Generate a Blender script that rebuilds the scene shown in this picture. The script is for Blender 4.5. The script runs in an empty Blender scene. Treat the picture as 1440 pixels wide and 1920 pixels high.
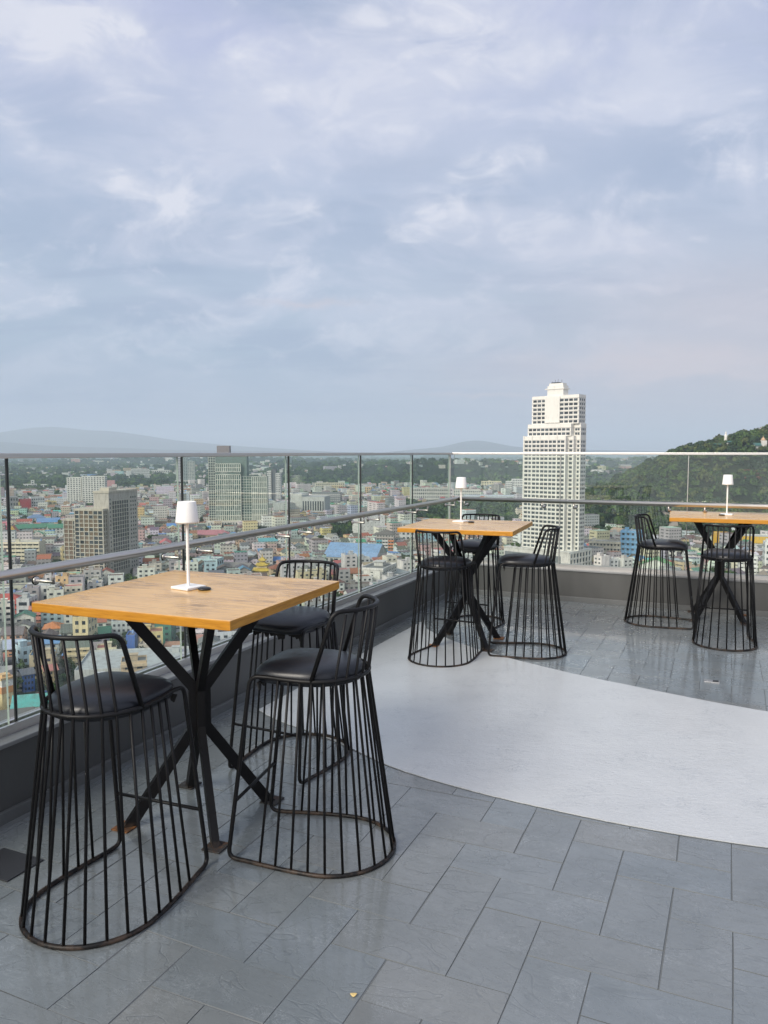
import bpy, bmesh, math, random
import numpy as np
from mathutils import Vector, Matrix

# ------------------------------------------------------------------ camera, sky, sun, exposure
F = 1450.0; EYE = 1.6; PITCH = math.atan((960 - 848) / F); GROUND = -100.0
scene = bpy.context.scene
COL = scene.collection
cam_d = bpy.data.cameras.new("camera"); cam = bpy.data.objects.new("camera", cam_d); COL.objects.link(cam)
cam_d.sensor_fit = 'VERTICAL'; cam_d.sensor_height = 36.0; cam_d.lens = 36.0 * F / 1920.0
cam_d.clip_start = 0.05; cam_d.clip_end = 120000.0
cam.location = (0, 0, EYE); cam.rotation_euler = (math.pi / 2 - PITCH, 0, 0)
scene.camera = cam
scene.view_settings.view_transform = 'Standard'; scene.view_settings.look = 'None'
scene.view_settings.exposure = 0.5; scene.view_settings.gamma = 1.0
scene.render.engine = 'CYCLES'
cy = scene.cycles
cy.use_denoising = True
cy.max_bounces = 8; cy.diffuse_bounces = 3; cy.glossy_bounces = 4; cy.transparent_max_bounces = 32
cy.transmission_bounces = 4; cy.volume_bounces = 1
cy.sample_clamp_indirect = 6.0

SUN_ELEV = math.radians(33); SUN_AZ = math.radians(222)      # azimuth the sun stands at, clockwise from +Y
sd = bpy.data.lights.new("sun", 'SUN'); sd.energy = 2.4; sd.angle = math.radians(24); sd.color = (1.0, 0.93, 0.82)
sun = bpy.data.objects.new("sun", sd); COL.objects.link(sun)
sdir = Vector((math.sin(SUN_AZ) * math.cos(SUN_ELEV), math.cos(SUN_AZ) * math.cos(SUN_ELEV), math.sin(SUN_ELEV)))
sun.rotation_euler = sdir.to_track_quat('Z', 'Y').to_euler()


class NT:
    """tiny helper round a node tree"""
    def __init__(s, tree):
        s.t = tree; s.n = tree.nodes; s.l = tree.links

    def node(s, kind, **kw):
        nd = s.n.new(kind)
        for k, v in kw.items():
            setattr(nd, k, v)
        return nd

    def put(s, sock, v):
        if hasattr(v, 'is_output') or isinstance(v, bpy.types.NodeSocket):
            s.l.new(v, sock)
        else:
            if isinstance(v, (tuple, list)) and sock.type == 'RGBA' and len(v) == 3:
                v = (*v, 1.0)
            sock.default_value = v

    def math(s, op, a, b=0.0, c=0.0, clamp=False):
        nd = s.node('ShaderNodeMath', operation=op, use_clamp=clamp)
        for i, v in enumerate((a, b, c)):
            s.put(nd.inputs[i], v)
        return nd.outputs[0]

    def vmath(s, op, a, b=(0, 0, 0)):
        nd = s.node('ShaderNodeVectorMath', operation=op)
        s.put(nd.inputs[0], a); s.put(nd.inputs[1], b)
        return nd.outputs['Value'] if op in ('DOT_PRODUCT', 'LENGTH') else nd.outputs[0]

    def mix(s, f, a, b, blend='MIX'):
        nd = s.node('ShaderNodeMix', data_type='RGBA', blend_type=blend)
        s.put(nd.inputs[0], f); s.put(nd.inputs[6], a); s.put(nd.inputs[7], b)
        return nd.outputs[2]

    def noise(s, vec, scale, detail=4.0, rough=0.5, dist=0.0, out='Fac'):
        nd = s.node('ShaderNodeTexNoise')
        if vec is not None:
            s.put(nd.inputs['Vector'], vec)
        s.put(nd.inputs['Scale'], scale); s.put(nd.inputs['Detail'], detail)
        s.put(nd.inputs['Roughness'], rough); s.put(nd.inputs['Distortion'], dist)
        return nd.outputs[out]

    def ramp(s, f, stops, interp='LINEAR'):
        nd = s.node('ShaderNodeValToRGB')
        cr = nd.color_ramp; cr.interpolation = interp
        while len(cr.elements) > 1:
            cr.elements.remove(cr.elements[-1])
        for i, (p, c) in enumerate(stops):
            e = cr.elements[0] if i == 0 else cr.elements.new(p)
            e.position = p
            e.color = (*c, 1.0) if isinstance(c, (tuple, list)) else (c, c, c, 1.0)
        s.put(nd.inputs[0], f)
        return nd.outputs[0]

    def smooth(s, v, lo, hi):
        nd = s.node('ShaderNodeMapRange', interpolation_type='SMOOTHSTEP')
        s.put(nd.inputs[0], v); nd.inputs[1].default_value = lo; nd.inputs[2].default_value = hi
        return nd.outputs[0]

    def mapping(s, vec, loc=(0, 0, 0), rot=(0, 0, 0), scale=(1, 1, 1)):
        nd = s.node('ShaderNodeMapping')
        s.put(nd.inputs[0], vec); nd.inputs[1].default_value = loc; nd.inputs[2].default_value = rot; nd.inputs[3].default_value = scale
        return nd.outputs[0]

    def sep(s, vec):
        nd = s.node('ShaderNodeSeparateXYZ'); s.put(nd.inputs[0], vec)
        return nd.outputs

    def comb(s, x, y, z):
        nd = s.node('ShaderNodeCombineXYZ')
        for i, v in enumerate((x, y, z)):
            s.put(nd.inputs[i], v)
        return nd.outputs[0]


def build_world():
    w = bpy.data.worlds.new("World"); scene.world = w; w.use_nodes = True
    w.node_tree.nodes.clear()
    t = NT(w.node_tree)
    tc = t.node('ShaderNodeTexCoord')
    d = tc.outputs['Generated']
    x, y, z = t.sep(d)
    sky = t.node('ShaderNodeTexSky', sky_type='NISHITA', sun_disc=False)
    sky.sun_elevation = SUN_ELEV; sky.sun_rotation = SUN_AZ
    sky.air_density = 1.0; sky.dust_density = 2.0; sky.ozone_density = 1.5
    bg1 = t.node('ShaderNodeBackground'); t.put(bg1.inputs[0], sky.outputs[0]); bg1.inputs[1].default_value = 0.1
    # cloud deck: the view direction carried to a flat layer overhead
    zc = t.math('MAXIMUM', z, 0.0)
    den = t.math('ADD', zc, 0.16)
    p = t.comb(t.math('DIVIDE', x, den), t.math('DIVIDE', y, den), 0.0)
    den2 = t.math('ADD', zc, 0.55)
    pb = t.comb(t.math('DIVIDE', x, den2), t.math('DIVIDE', y, den2), t.math('MULTIPLY', zc, 0.8))
    # overcast tone by height
    base = t.ramp(zc, [(0.0, (0.318, 0.358, 0.460)), (0.06, (0.300, 0.362, 0.462)), (0.13, (0.292, 0.370, 0.470)), (0.22, (0.318, 0.388, 0.494)),
                       (0.34, (0.345, 0.400, 0.528)), (0.46, (0.365, 0.396, 0.560)), (0.62, (0.36, 0.40, 0.55)), (1.0, (0.42, 0.46, 0.60))])
    # bearing and height, stirred by noise so that cloud edges fray
    warp = t.vmath('SUBTRACT', t.noise(t.mapping(pb, scale=(1.2, 1.2, 1.2)), 4.5, 5.0, 0.6, 0.3, 'Color'), (0.5, 0.5, 0.5))
    wx, wy, wz = t.sep(warp)
    az = t.math('ADD', t.math('ARCTAN2', x, y), t.math('MULTIPLY', wx, 0.16))
    el = t.math('ADD', t.math('ARCSINE', z), t.math('MULTIPLY', wy, 0.085))
    def bank(u, v, su, sv, tilt=0.0):
        a0 = math.atan((u - 720) / F); e0 = math.atan((960 - v) / F) - PITCH
        sa = su / F; se = sv / F
        da = t.math('SUBTRACT', az, a0); de = t.math('SUBTRACT', el, e0)
        if tilt:
            k = math.radians(tilt)
            da, de = (t.math('ADD', t.math('MULTIPLY', da, math.cos(k)), t.math('MULTIPLY', de, math.sin(k))),
                      t.math('SUBTRACT', t.math('MULTIPLY', de, math.cos(k)), t.math('MULTIPLY', da, math.sin(k))))
        q = t.math('ADD', t.math('POWER', t.math('DIVIDE', da, sa), 2.0), t.math('POWER', t.math('DIVIDE', de, se), 2.0))
        return t.math('EXPONENT', t.math('MULTIPLY', q, -1.0))
    def gather(banks):
        out = None
        for w, b in banks:
            m = t.math('MULTIPLY', bank(*b), w)
            out = m if out is None else t.math('ADD', out, m)
        return out
    nbig = t.noise(t.mapping(p, loc=(3.1, 1.7, 0), rot=(0, 0, 0.35), scale=(1.0, 1.3, 1)), 1.3, 5.0, 0.55, 0.4)
    nmid = t.noise(t.mapping(pb, loc=(7.3, 2.2, 0), rot=(0, 0, 0.5), scale=(0.9, 1.2, 1.4)), 5.0, 9.0, 0.60, 0.6)
    nfine = t.noise(t.mapping(pb, loc=(1.3, 9.2, 0), rot=(0, 0, 0.6), scale=(0.9, 1.2, 1.4)), 12.0, 9.0, 0.62, 0.9)
    nstreak = t.noise(t.mapping(p, loc=(4.0, 5.0, 0), rot=(0, 0, 0.06), scale=(0.30, 2.0, 1)), 2.6, 7.0, 0.58, 0.3)
    hi = t.smooth(zc, 0.02, 0.22)
    dk = gather([(0.9, (1230, 320, 270, 70)), (0.7, (330, 460, 420, 75)), (0.5, (980, 440, 300, 45)), (0.75, (600, 25, 330, 50, -8)), (0.5, (760, 290, 130, 60)), (0.45, (160, 250, 170, 60)), (0.5, (120, 760, 420, 120)), (0.4, (1350, 60, 130, 160))])
    dk = t.math('MULTIPLY', dk, t.math('ADD', 0.35, t.math('MULTIPLY', nbig, 1.2)), clamp=True)
    dk2 = t.math('MULTIPLY', t.math('SUBTRACT', 1.0, t.smooth(t.math('ADD', t.math('MULTIPLY', nbig, 0.5), t.math('MULTIPLY', nstreak, 0.5)), 0.38, 0.56)), 0.7)
    c1 = t.mix(t.math('MAXIMUM', t.math('MULTIPLY', dk, 0.9), dk2), base, (0.240, 0.302, 0.424))
    # thin veils
    vl = gather([(0.9, (720, 250, 420, 110)), (0.8, (1180, 170, 320, 130)), (0.8, (60, 60, 260, 70, 12)), (0.6, (400, 210, 260, 60, -12)), (0.5, (1300, 480, 260, 70)), (0.5, (760, 520, 300, 60)), (0.45, (350, 580, 300, 40, -8))])
    veil = t.math('ADD', t.math('MULTIPLY', vl, 0.55), t.math('MULTIPLY', t.smooth(t.math('ADD', t.math('MULTIPLY', nmid, 0.65), t.math('MULTIPLY', nbig, 0.35)), 0.44, 0.58), 0.6), clamp=True)
    veil = t.math('MULTIPLY', veil, t.math('ADD', 0.45, t.math('MULTIPLY', nmid, 1.1)))
    c2 = t.mix(t.math('MULTIPLY', veil, t.math('MULTIPLY', hi, 0.85)), c1, (0.465, 0.492, 0.590))
    # brighter ragged puffs
    pf = gather([(1.0, (890, 75, 150, 48, 6)), (0.9, (960, 300, 80, 34, 20)), (0.8, (890, 215, 60, 26)), (0.9, (130, 135, 80, 34, 30)), (0.75, (240, 120, 60, 26)), (1.0, (390, 378, 180, 24, -4)), (0.7, (540, 180, 130, 24, -24)),
                 (0.6, (1090, 215, 130, 40)), (0.65, (10, 40, 190, 55, 10)), (0.6, (60, 310, 70, 24, -30)), (0.6, (1290, 385, 130, 24, 10)), (0.5, (830, 390, 130, 40)), (0.5, (600, 285, 140, 28, 10)), (0.5, (420, 110, 90, 26)), (0.5, (640, 70, 110, 28, 8))])
    puff = t.math('MULTIPLY', pf, t.smooth(t.math('ADD', t.math('MULTIPLY', nmid, 0.45), t.math('MULTIPLY', nfine, 0.55)), 0.40, 0.58), clamp=True)
    puff = t.math('ADD', puff, t.math('MULTIPLY', t.smooth(t.math('ADD', t.math('MULTIPLY', nmid, 0.5), t.math('MULTIPLY', nfine, 0.5)), 0.51, 0.62), 0.50), clamp=True)
    c3 = t.mix(t.math('MULTIPLY', puff, t.math('MULTIPLY', hi, 0.95)), c2, (0.570, 0.580, 0.645))
    # low streaks and warmer air to the right, where the day ends
    glow = t.math('MULTIPLY', t.smooth(x, -0.15, 0.45), t.math('SUBTRACT', 1.0, t.smooth(z, 0.06, 0.34)))
    c4 = t.mix(t.math('MULTIPLY', glow, 0.75), c3, (0.415, 0.385, 0.430))
    lowp = t.math('MULTIPLY', gather([(1.0, (1260, 695, 320, 30)), (0.7, (1330, 720, 140, 9)), (0.7, (900, 745, 110, 6)), (0.6, (570, 574, 70, 8)), (0.5, (1400, 600, 200, 60))]), t.math('ADD', 0.3, t.math('MULTIPLY', nstreak, 1.3)), clamp=True)
    c4 = t.mix(t.math('MULTIPLY', lowp, 0.75), c4, (0.510, 0.445, 0.470))
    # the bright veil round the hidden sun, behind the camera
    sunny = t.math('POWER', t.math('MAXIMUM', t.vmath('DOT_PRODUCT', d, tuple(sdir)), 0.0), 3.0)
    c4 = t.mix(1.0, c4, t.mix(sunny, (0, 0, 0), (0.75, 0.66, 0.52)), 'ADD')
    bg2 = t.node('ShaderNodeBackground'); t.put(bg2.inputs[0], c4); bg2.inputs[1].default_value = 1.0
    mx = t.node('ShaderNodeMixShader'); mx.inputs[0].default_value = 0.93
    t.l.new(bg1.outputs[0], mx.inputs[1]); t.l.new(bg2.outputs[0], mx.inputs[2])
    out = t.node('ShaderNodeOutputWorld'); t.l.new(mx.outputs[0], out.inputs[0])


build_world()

# ------------------------------------------------------------------ placing by sight line
def ray(u, v):
    x = (u - 720) / F; zc = -(v - 960) / F
    return (x, math.cos(PITCH) + zc * math.sin(PITCH), -math.sin(PITCH) + zc * math.cos(PITCH))


def at(u, v, z=0.0):
    """ground point (at height z) seen at photo position u, v: used to survey where things stand"""
    r = ray(u, v); t = (z - EYE) / r[2]
    return Vector((r[0] * t, r[1] * t, z))


def project(p):
    x, y, z = p[0], p[1], p[2] - EYE
    f = y * math.cos(PITCH) - z * math.sin(PITCH)
    up = y * math.sin(PITCH) + z * math.cos(PITCH)
    return 720 + F * x / f, 960 - F * up / f


FA = math.radians(-24.1)                       # terrace frame: a runs along the right parapet, b along the left one
EX = Vector((math.cos(FA), math.sin(FA), 0)); EY = Vector((-math.sin(FA), math.cos(FA), 0))


def W(a, b, z=0.0):
    return Vector((a * EX.x + b * EY.x, a * EX.y + b * EY.y, z))


# ------------------------------------------------------------------ objects
def tag(o, label=None, cat=None, group=None, kind=None):
    if label: o["label"] = label
    if cat: o["category"] = cat
    if group: o["group"] = group
    if kind: o["kind"] = kind
    return o


def empty(name, loc=(0, 0, 0), rz=0.0):
    o = bpy.data.objects.new(name, None); COL.objects.link(o)
    o.location = loc; o.rotation_euler = (0, 0, rz); o.empty_display_size = 0.1
    return o


def copy_tree(o, parent=None):
    c = o.copy(); COL.objects.link(c)
    if parent is not None:
        c.parent = parent
    for ch in list(o.children):
        copy_tree(ch, c)
    return c


class MB:
    """collects shapes into one mesh"""
    def __init__(s):
        s.v = []; s.f = []; s.m = []; s.sm = []

    def add(s, vs, fs, mi=0, smooth=False):
        o = len(s.v)
        s.v.extend([tuple(p) for p in vs])
        for f in fs:
            s.f.append(tuple(i + o for i in f)); s.m.append(mi); s.sm.append(smooth)

    def box(s, x0, x1, y0, y1, z0, z1, mi=0, M=None):
        vs = [Vector(p) for p in ((x0, y0, z0), (x1, y0, z0), (x1, y1, z0), (x0, y1, z0),
                                  (x0, y0, z1), (x1, y0, z1), (x1, y1, z1), (x0, y1, z1))]
        if M is not None:
            vs = [M @ p for p in vs]
        s.add(vs, [(0, 3, 2, 1), (4, 5, 6, 7), (0, 1, 5, 4), (1, 2, 6, 5), (2, 3, 7, 6), (3, 0, 4, 7)], mi)
        return s

    def bevbox(s, x0, x1, y0, y1, z0, z1, b, mi=0, top_mi=None, M=None):
        """box with chamfered edges"""
        bm = bmesh.new()
        bmesh.ops.create_cube(bm, size=1.0)
        for p in bm.verts:
            p.co = Vector(((x0 + x1) / 2 + p.co.x * (x1 - x0), (y0 + y1) / 2 + p.co.y * (y1 - y0), (z0 + z1) / 2 + p.co.z * (z1 - z0)))
        bmesh.ops.bevel(bm, geom=bm.edges[:], offset=b, segments=2, profile=0.6, affect='EDGES')
        bm.normal_update(); bm.verts.ensure_lookup_table(); bm.verts.index_update()
        vs = [M @ p.co if M is not None else p.co.copy() for p in bm.verts]
        for f in bm.faces:
            mm = mi if top_mi is None or f.normal.z < 0.5 else top_mi
            s.add([vs[q.index] for q in f.verts], [tuple(range(len(f.verts)))], mm)
        bm.free()
        return s

    def tube(s, pts, r, n=8, closed=False, mi=0, caps=True, twist=0.0, smooth=True):
        pts = [Vector(p) for p in pts]
        k = len(pts)
        rs = r if isinstance(r, (list, tuple)) else [r] * k
        tang = []
        for i in range(k):
            if closed:
                tv = pts[(i + 1) % k] - pts[i - 1]
            else:
                tv = pts[min(i + 1, k - 1)] - pts[max(i - 1, 0)]
            tang.append(tv.normalized())
        up = Vector((0, 0, 1)) if abs(tang[0].z) < 0.9 else Vector((1, 0, 0))
        nrm = (up - tang[0] * up.dot(tang[0])).normalized()
        rings = []
        for i in range(k):
            nrm = (nrm - tang[i] * nrm.dot(tang[i])).normalized()
            bi = tang[i].cross(nrm)
            rings.append([pts[i] + (nrm * math.cos(twist + 2 * math.pi * j / n) + bi * math.sin(twist + 2 * math.pi * j / n)) * rs[i] for j in range(n)])
        if closed:   # undo the frame's drift so the last ring meets the first
            pass
        vs = [p for rg in rings for p in rg]
        fs = []
        for i in range(k if closed else k - 1):
            a = i * n; b = ((i + 1) % k) * n
            off = 0
            if closed and i == k - 1:
                ds = [(sum((rings[i][j] - pts[i] - (rings[0][(j + o) % n] - pts[0])).length for j in range(n)), o) for o in range(n)]
                off = min(ds)[1]
            for j in range(n):
                fs.append((a + j, a + (j + 1) % n, b + (j + 1 + off) % n, b + (j + off) % n))
        if not closed and caps:
            fs.append(tuple(range(n - 1, -1, -1))); fs.append(tuple((k - 1) * n + j for j in range(n)))
        s.add(vs, fs, mi, smooth and n > 5)
        return s

    def lathe(s, prof, n=24, mi=0, M=None, smooth=True, cap0=True, cap1=True):
        vs = []
        for (r, z) in prof:
            for j in range(n):
                a = 2 * math.pi * j / n
                p = Vector((r * math.cos(a), r * math.sin(a), z))
                vs.append(M @ p if M is not None else p)
        fs = []
        for i in range(len(prof) - 1):
            for j in range(n):
                fs.append((i * n + j, i * n + (j + 1) % n, (i + 1) * n + (j + 1) % n, (i + 1) * n + j))
        s.add(vs, fs, mi, smooth)
        if cap0: s.add(vs[:n], [tuple(range(n - 1, -1, -1))], mi)
        if cap1: s.add(vs[-n:], [tuple(range(n))], mi)
        return s

    def prism(s, poly, z0, z1, mi=0, top_mi=None):
        n = len(poly)
        vs = [(p[0], p[1], z0) for p in poly] + [(p[0], p[1], z1) for p in poly]
        s.add(vs, [(i, (i + 1) % n, n + (i + 1) % n, n + i) for i in range(n)] + [tuple(range(n - 1, -1, -1))], mi)
        s.add(vs[n:], [tuple(range(n))], mi if top_mi is None else top_mi)
        return s

    def mesh(s, name):
        me = bpy.data.meshes.new(name)
        me.from_pydata([tuple(p) for p in s.v], [], s.f)
        me.polygons.foreach_set('material_index', s.m)
        me.polygons.foreach_set('use_smooth', s.sm)
        me.update()
        return me

    def build(s, name, mats, parent=None, loc=(0, 0, 0), color=None):
        me = s.mesh(name)
        for m in (mats if isinstance(mats, (list, tuple)) else [mats]):
            me.materials.append(m)
        return link(name, me, parent, loc, color)


def link(name, me, parent=None, loc=(0, 0, 0), color=None):
    o = bpy.data.objects.new(name, me); COL.objects.link(o)
    o.location = loc
    if parent is not None:
        o.parent = parent
    if color is not None:
        o.color = (*color, 1.0)
    return o


def fillet(pts, radii, seg=6, closed=False):
    """round the corners of a polyline; radii: one per point (0 keeps it sharp)"""
    pts = [Vector(p) for p in pts]; n = len(pts); out = []
    for i in range(n):
        r = radii[i] if isinstance(radii, (list, tuple)) else radii
        if r <= 0 or (not closed and i in (0, n - 1)):
            out.append(pts[i]); continue
        a = pts[i - 1] - pts[i]; b = pts[(i + 1) % n] - pts[i]
        r = min(r, a.length * 0.49, b.length * 0.49)
        p0 = pts[i] + a.normalized() * r; p1 = pts[i] + b.normalized() * r
        for k in range(seg + 1):
            t = k / seg
            out.append(p0 * (1 - t) ** 2 + pts[i] * 2 * t * (1 - t) + p1 * t * t)
    return out


# ------------------------------------------------------------------ materials
MAT = {}


def material(name):
    m = bpy.data.materials.new(name); m.use_nodes = True
    m.node_tree.nodes.clear()
    t = NT(m.node_tree)
    out = t.node('ShaderNodeOutputMaterial')
    MAT[name] = m
    return m, t, out


def principled(t, out, color, rough=0.5, metal=0.0, normal=None, spec=0.5, **kw):
    b = t.node('ShaderNodeBsdfPrincipled')
    t.put(b.inputs['Base Color'], color); t.put(b.inputs['Roughness'], rough); t.put(b.inputs['Metallic'], metal)
    t.put(b.inputs['Specular IOR Level'], spec)
    if normal is not None:
        t.put(b.inputs['Normal'], normal)
    for k, v in kw.items():
        t.put(b.inputs[k], v)
    t.l.new(b.outputs[0], out.inputs[0])
    return b


def bump(t, h, strength=0.3, dist=0.01, normal=None):
    b = t.node('ShaderNodeBump'); b.inputs['Strength'].default_value = strength; b.inputs['Distance'].default_value = dist
    t.put(b.inputs['Height'], h)
    if normal is not None:
        t.put(b.inputs['Normal'], normal)
    return b.outputs[0]


def obj_coord(t):
    return t.node('ShaderNodeTexCoord').outputs['Object']


def make_materials():
    # slate-stamped, sealed floor
    for nm, cA, cB, tone in (('slate_floor', (0.138, 0.155, 0.161), (0.213, 0.231, 0.239), True), ('white_floor', (0.465, 0.480, 0.487), (0.55, 0.565, 0.570), False)):
        m, t, out = material(nm)
        c = obj_coord(t)
        n1 = t.noise(c, 3.0, 8.0, 0.6, 0.8)
        n2 = t.noise(c, 0.7, 3.0, 0.5, 0.2)
        col = t.mix(t.math('ADD', 0.2, t.math('MULTIPLY', t.smooth(t.math('ADD', t.math('MULTIPLY', n1, 0.6), t.math('MULTIPLY', n2, 0.4)), 0.30, 0.70), 0.6)), cA, cB)
        n4 = t.noise(t.mapping(c, rot=(0, 0, 1.1), scale=(1, 1.6, 1)), 16.0, 6.0, 0.68, 2.2)
        scuff = t.math('SUBTRACT', 1.0, t.smooth(t.math('ABSOLUTE', t.math('SUBTRACT', n4, 0.5)), 0.0, 0.014))
        n5 = t.noise(t.mapping(c, loc=(5, 3, 0), rot=(0, 0, 2.0), scale=(1, 2.2, 1)), 7.0, 7.0, 0.7, 1.8)
        nick = t.math('SUBTRACT', 1.0, t.smooth(t.math('ABSOLUTE', t.math('SUBTRACT', n5, 0.47)), 0.0, 0.014))
        patch2 = t.smooth(t.noise(c, 3.7, 5.0, 0.65), 0.50, 0.62)
        n3 = t.noise(t.mapping(c, rot=(0, 0, 0.5), scale=(1, 2.4, 1)), 5.0, 5.0, 0.62, 1.6)
        vein = t.math('SUBTRACT', 1.0, t.smooth(t.math('ABSOLUTE', t.math('SUBTRACT', n3, 0.5)), 0.0, 0.016))
        patch = t.smooth(t.noise(c, 2.1, 4.0, 0.6), 0.52, 0.66)
        if tone:
            at_ = t.node('ShaderNodeAttribute', attribute_name='tone')
            col = t.mix(0.9, col, at_.outputs['Color'], 'MULTIPLY')
            col = t.mix(t.math('MULTIPLY', t.math('MULTIPLY', vein, patch), 0.30), col, (0.40, 0.43, 0.45))
            col = t.mix(t.math('MULTIPLY', t.math('MULTIPLY', scuff, patch2), 0.55), col, (0.44, 0.47, 0.49))
            col = t.mix(t.math('MULTIPLY', t.math('MULTIPLY', nick, t.math('SUBTRACT', 1.0, patch)), 0.35), col, (0.085, 0.095, 0.10))
        else:
            dirt = t.smooth(t.noise(c, 6.5, 8.0, 0.7, 1.0), 0.60, 0.74)
            col = t.mix(t.math('MULTIPLY', t.math('MULTIPLY', vein, patch), 0.4), col, (0.34, 0.37, 0.41))
            col = t.mix(t.math('MULTIPLY', dirt, 0.25), col, (0.33, 0.36, 0.38))
            col = t.mix(t.math('MULTIPLY', t.math('MULTIPLY', nick, patch2), 0.85), col, (0.22, 0.25, 0.28))
            col = t.mix(t.math('MULTIPLY', t.math('MULTIPLY', scuff, patch), 0.5), col, (0.66, 0.68, 0.70))
        h1 = t.noise(c, 9.0, 10.0, 0.62, 1.4)
        h2 = t.noise(t.mapping(c, rot=(0, 0, 0.9), scale=(1, 3.0, 1)), 3.0, 6.0, 0.6, 2.2)
        crk = t.math('SUBTRACT', 1.0, t.smooth(t.math('ABSOLUTE', t.math('SUBTRACT', h2, 0.52)), 0.0, 0.02))
        h3 = t.noise(t.mapping(c, loc=(2, 7, 0), rot=(0, 0, 0.3), scale=(1, 1.8, 1)), 2.2, 3.0, 0.5, 1.2)
        crk2 = t.math('SUBTRACT', 1.0, t.smooth(t.math('ABSOLUTE', t.math('SUBTRACT', h3, 0.5)), 0.0, 0.012))
        hw = t.noise(t.mapping(c, rot=(0, 0, 0.45), scale=(1, 2.6, 1)), 13.0, 5.0, 0.6, 2.5)
        h = t.math('ADD', t.math('MULTIPLY', h1, 0.5), t.math('MULTIPLY', h2, 1.2))
        if tone:
            h = t.math('SUBTRACT', h, t.math('MULTIPLY', crk, 0.5)); h = t.math('SUBTRACT', h, t.math('MULTIPLY', crk2, 0.7))
            col = t.mix(t.math('MULTIPLY', crk2, 0.16), col, (0.09, 0.10, 0.105))
        else:
            h = t.math('ADD', h, t.math('MULTIPLY', hw, 1.3))
        nrm = bump(t, h, 0.20 if tone else 0.26, 0.010)
        r = t.math('ADD', 0.16 if tone else 0.26, t.math('MULTIPLY', t.noise(c, 5.0, 6.0, 0.6), 0.24))
        principled(t, out, col, r, 0.0, nrm, 0.45, **{'Coat Weight': 0.55 if tone else 0.3, 'Coat Roughness': 0.09 if tone else 0.16})
    m, t, out = material('grout')
    principled(t, out, (0.145, 0.156, 0.161), 0.7, 0.0, None, 0.2)
    # dark painted parapet
    for nm, c0 in (('parapet_paint', (0.082, 0.083, 0.081)), ('skirting_paint', (0.125, 0.130, 0.130)), ('coping_concrete', (0.215, 0.22, 0.222))):
        m, t, out = material(nm)
        c = obj_coord(t)
        n = t.noise(t.mapping(c, scale=(1, 1, 0.35)), 2.3, 6.0, 0.6, 0.4)
        col = t.mix(t.smooth(n, 0.3, 0.7), tuple(k * 0.84 for k in c0), tuple(k * 1.14 for k in c0))
        chip = t.smooth(t.noise(t.mapping(c, scale=(1.0, 1.0, 2.5)), 5.0, 9.0, 0.7, 0.5), 0.735, 0.75)
        col = t.mix(t.math('MULTIPLY', chip, 0.5), col, (0.4, 0.4, 0.39))
        principled(t, out, col, t.math('ADD', 0.36, t.math('MULTIPLY', n, 0.2)), 0.0, bump(t, t.noise(c, 40, 6, 0.6), 0.12, 0.004))
    m, t, out = material('aluminium')
    c = obj_coord(t)
    principled(t, out, (0.62, 0.60, 0.58), t.math('ADD', 0.30, t.math('MULTIPLY', t.noise(c, 14, 4), 0.14)), 0.9)
    m, t, out = material('brushed_steel')
    c = obj_coord(t)
    principled(t, out, (0.61, 0.56, 0.51), t.math('ADD', 0.24, t.math('MULTIPLY', t.noise(c, 10, 5, 0.6), 0.16)), 1.0)
    m, t, out = material('rubber_gasket')
    principled(t, out, (0.012, 0.012, 0.013), 0.55)
    m, t, out = material('post_paint')
    principled(t, out, (0.022, 0.026, 0.026), 0.38)
    m, t, out = material('post_edge')
    principled(t, out, (0.40, 0.41, 0.39), 0.42, 0.4)
    # railing glass: clear with a slight green cast, mirror-like at grazing angles
    m, t, out = material('clear_glass')
    lw = t.node('ShaderNodeLayerWeight'); lw.inputs[0].default_value = 0.5
    fac = t.math('ADD', 0.035, t.math('MULTIPLY', t.math('POWER', lw.outputs['Facing'], 5.0), 0.6))
    tr = t.node('ShaderNodeBsdfTransparent'); tr.inputs[0].default_value = (0.945, 0.975, 0.955, 1)
    gl = t.node('ShaderNodeBsdfGlossy'); gl.inputs[0].default_value = (0.95, 1, 0.97, 1); gl.inputs['Roughness'].default_value = 0.0
    mx = t.node('ShaderNodeMixShader'); t.put(mx.inputs[0], fac)
    t.l.new(tr.outputs[0], mx.inputs[1]); t.l.new(gl.outputs[0], mx.inputs[2])
    c = obj_coord(t)
    film = t.math('MULTIPLY', t.smooth(t.noise(t.mapping(c, scale=(2.0, 2.0, 0.7)), 3.0, 8.0, 0.7, 0.6), 0.45, 0.80), 0.028)
    df = t.node('ShaderNodeBsdfDiffuse'); df.inputs[0].default_value = (0.6, 0.62, 0.6, 1)
    mx2 = t.node('ShaderNodeMixShader'); t.put(mx2.inputs[0], film)
    t.l.new(mx.outputs[0], mx2.inputs[1]); t.l.new(df.outputs[0], mx2.inputs[2]); t.l.new(mx2.outputs[0], out.inputs[0])
    m, t, out = material('glass_edge')
    principled(t, out, (0.34, 0.40, 0.36), 0.25)
    # furniture
    m, t, out = material('black_steel')
    c = obj_coord(t)
    n = t.noise(c, 30, 5, 0.6)
    rust = t.smooth(t.noise(c, 8.0, 6, 0.7), 0.63, 0.74)
    col = t.mix(n, (0.004, 0.004, 0.005), (0.008, 0.0075, 0.0075))
    col = t.mix(t.math('MULTIPLY', rust, 0.35), col, (0.055, 0.030, 0.018))
    zz = t.sep(c)[2]
    low = t.math('MULTIPLY', t.math('SUBTRACT', 1.0, t.smooth(zz, 0.006, 0.03)), t.smooth(t.noise(c, 12.0, 5, 0.7), 0.42, 0.62))
    col = t.mix(t.math('MULTIPLY', low, 0.8), col, (0.085, 0.058, 0.042))
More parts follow.
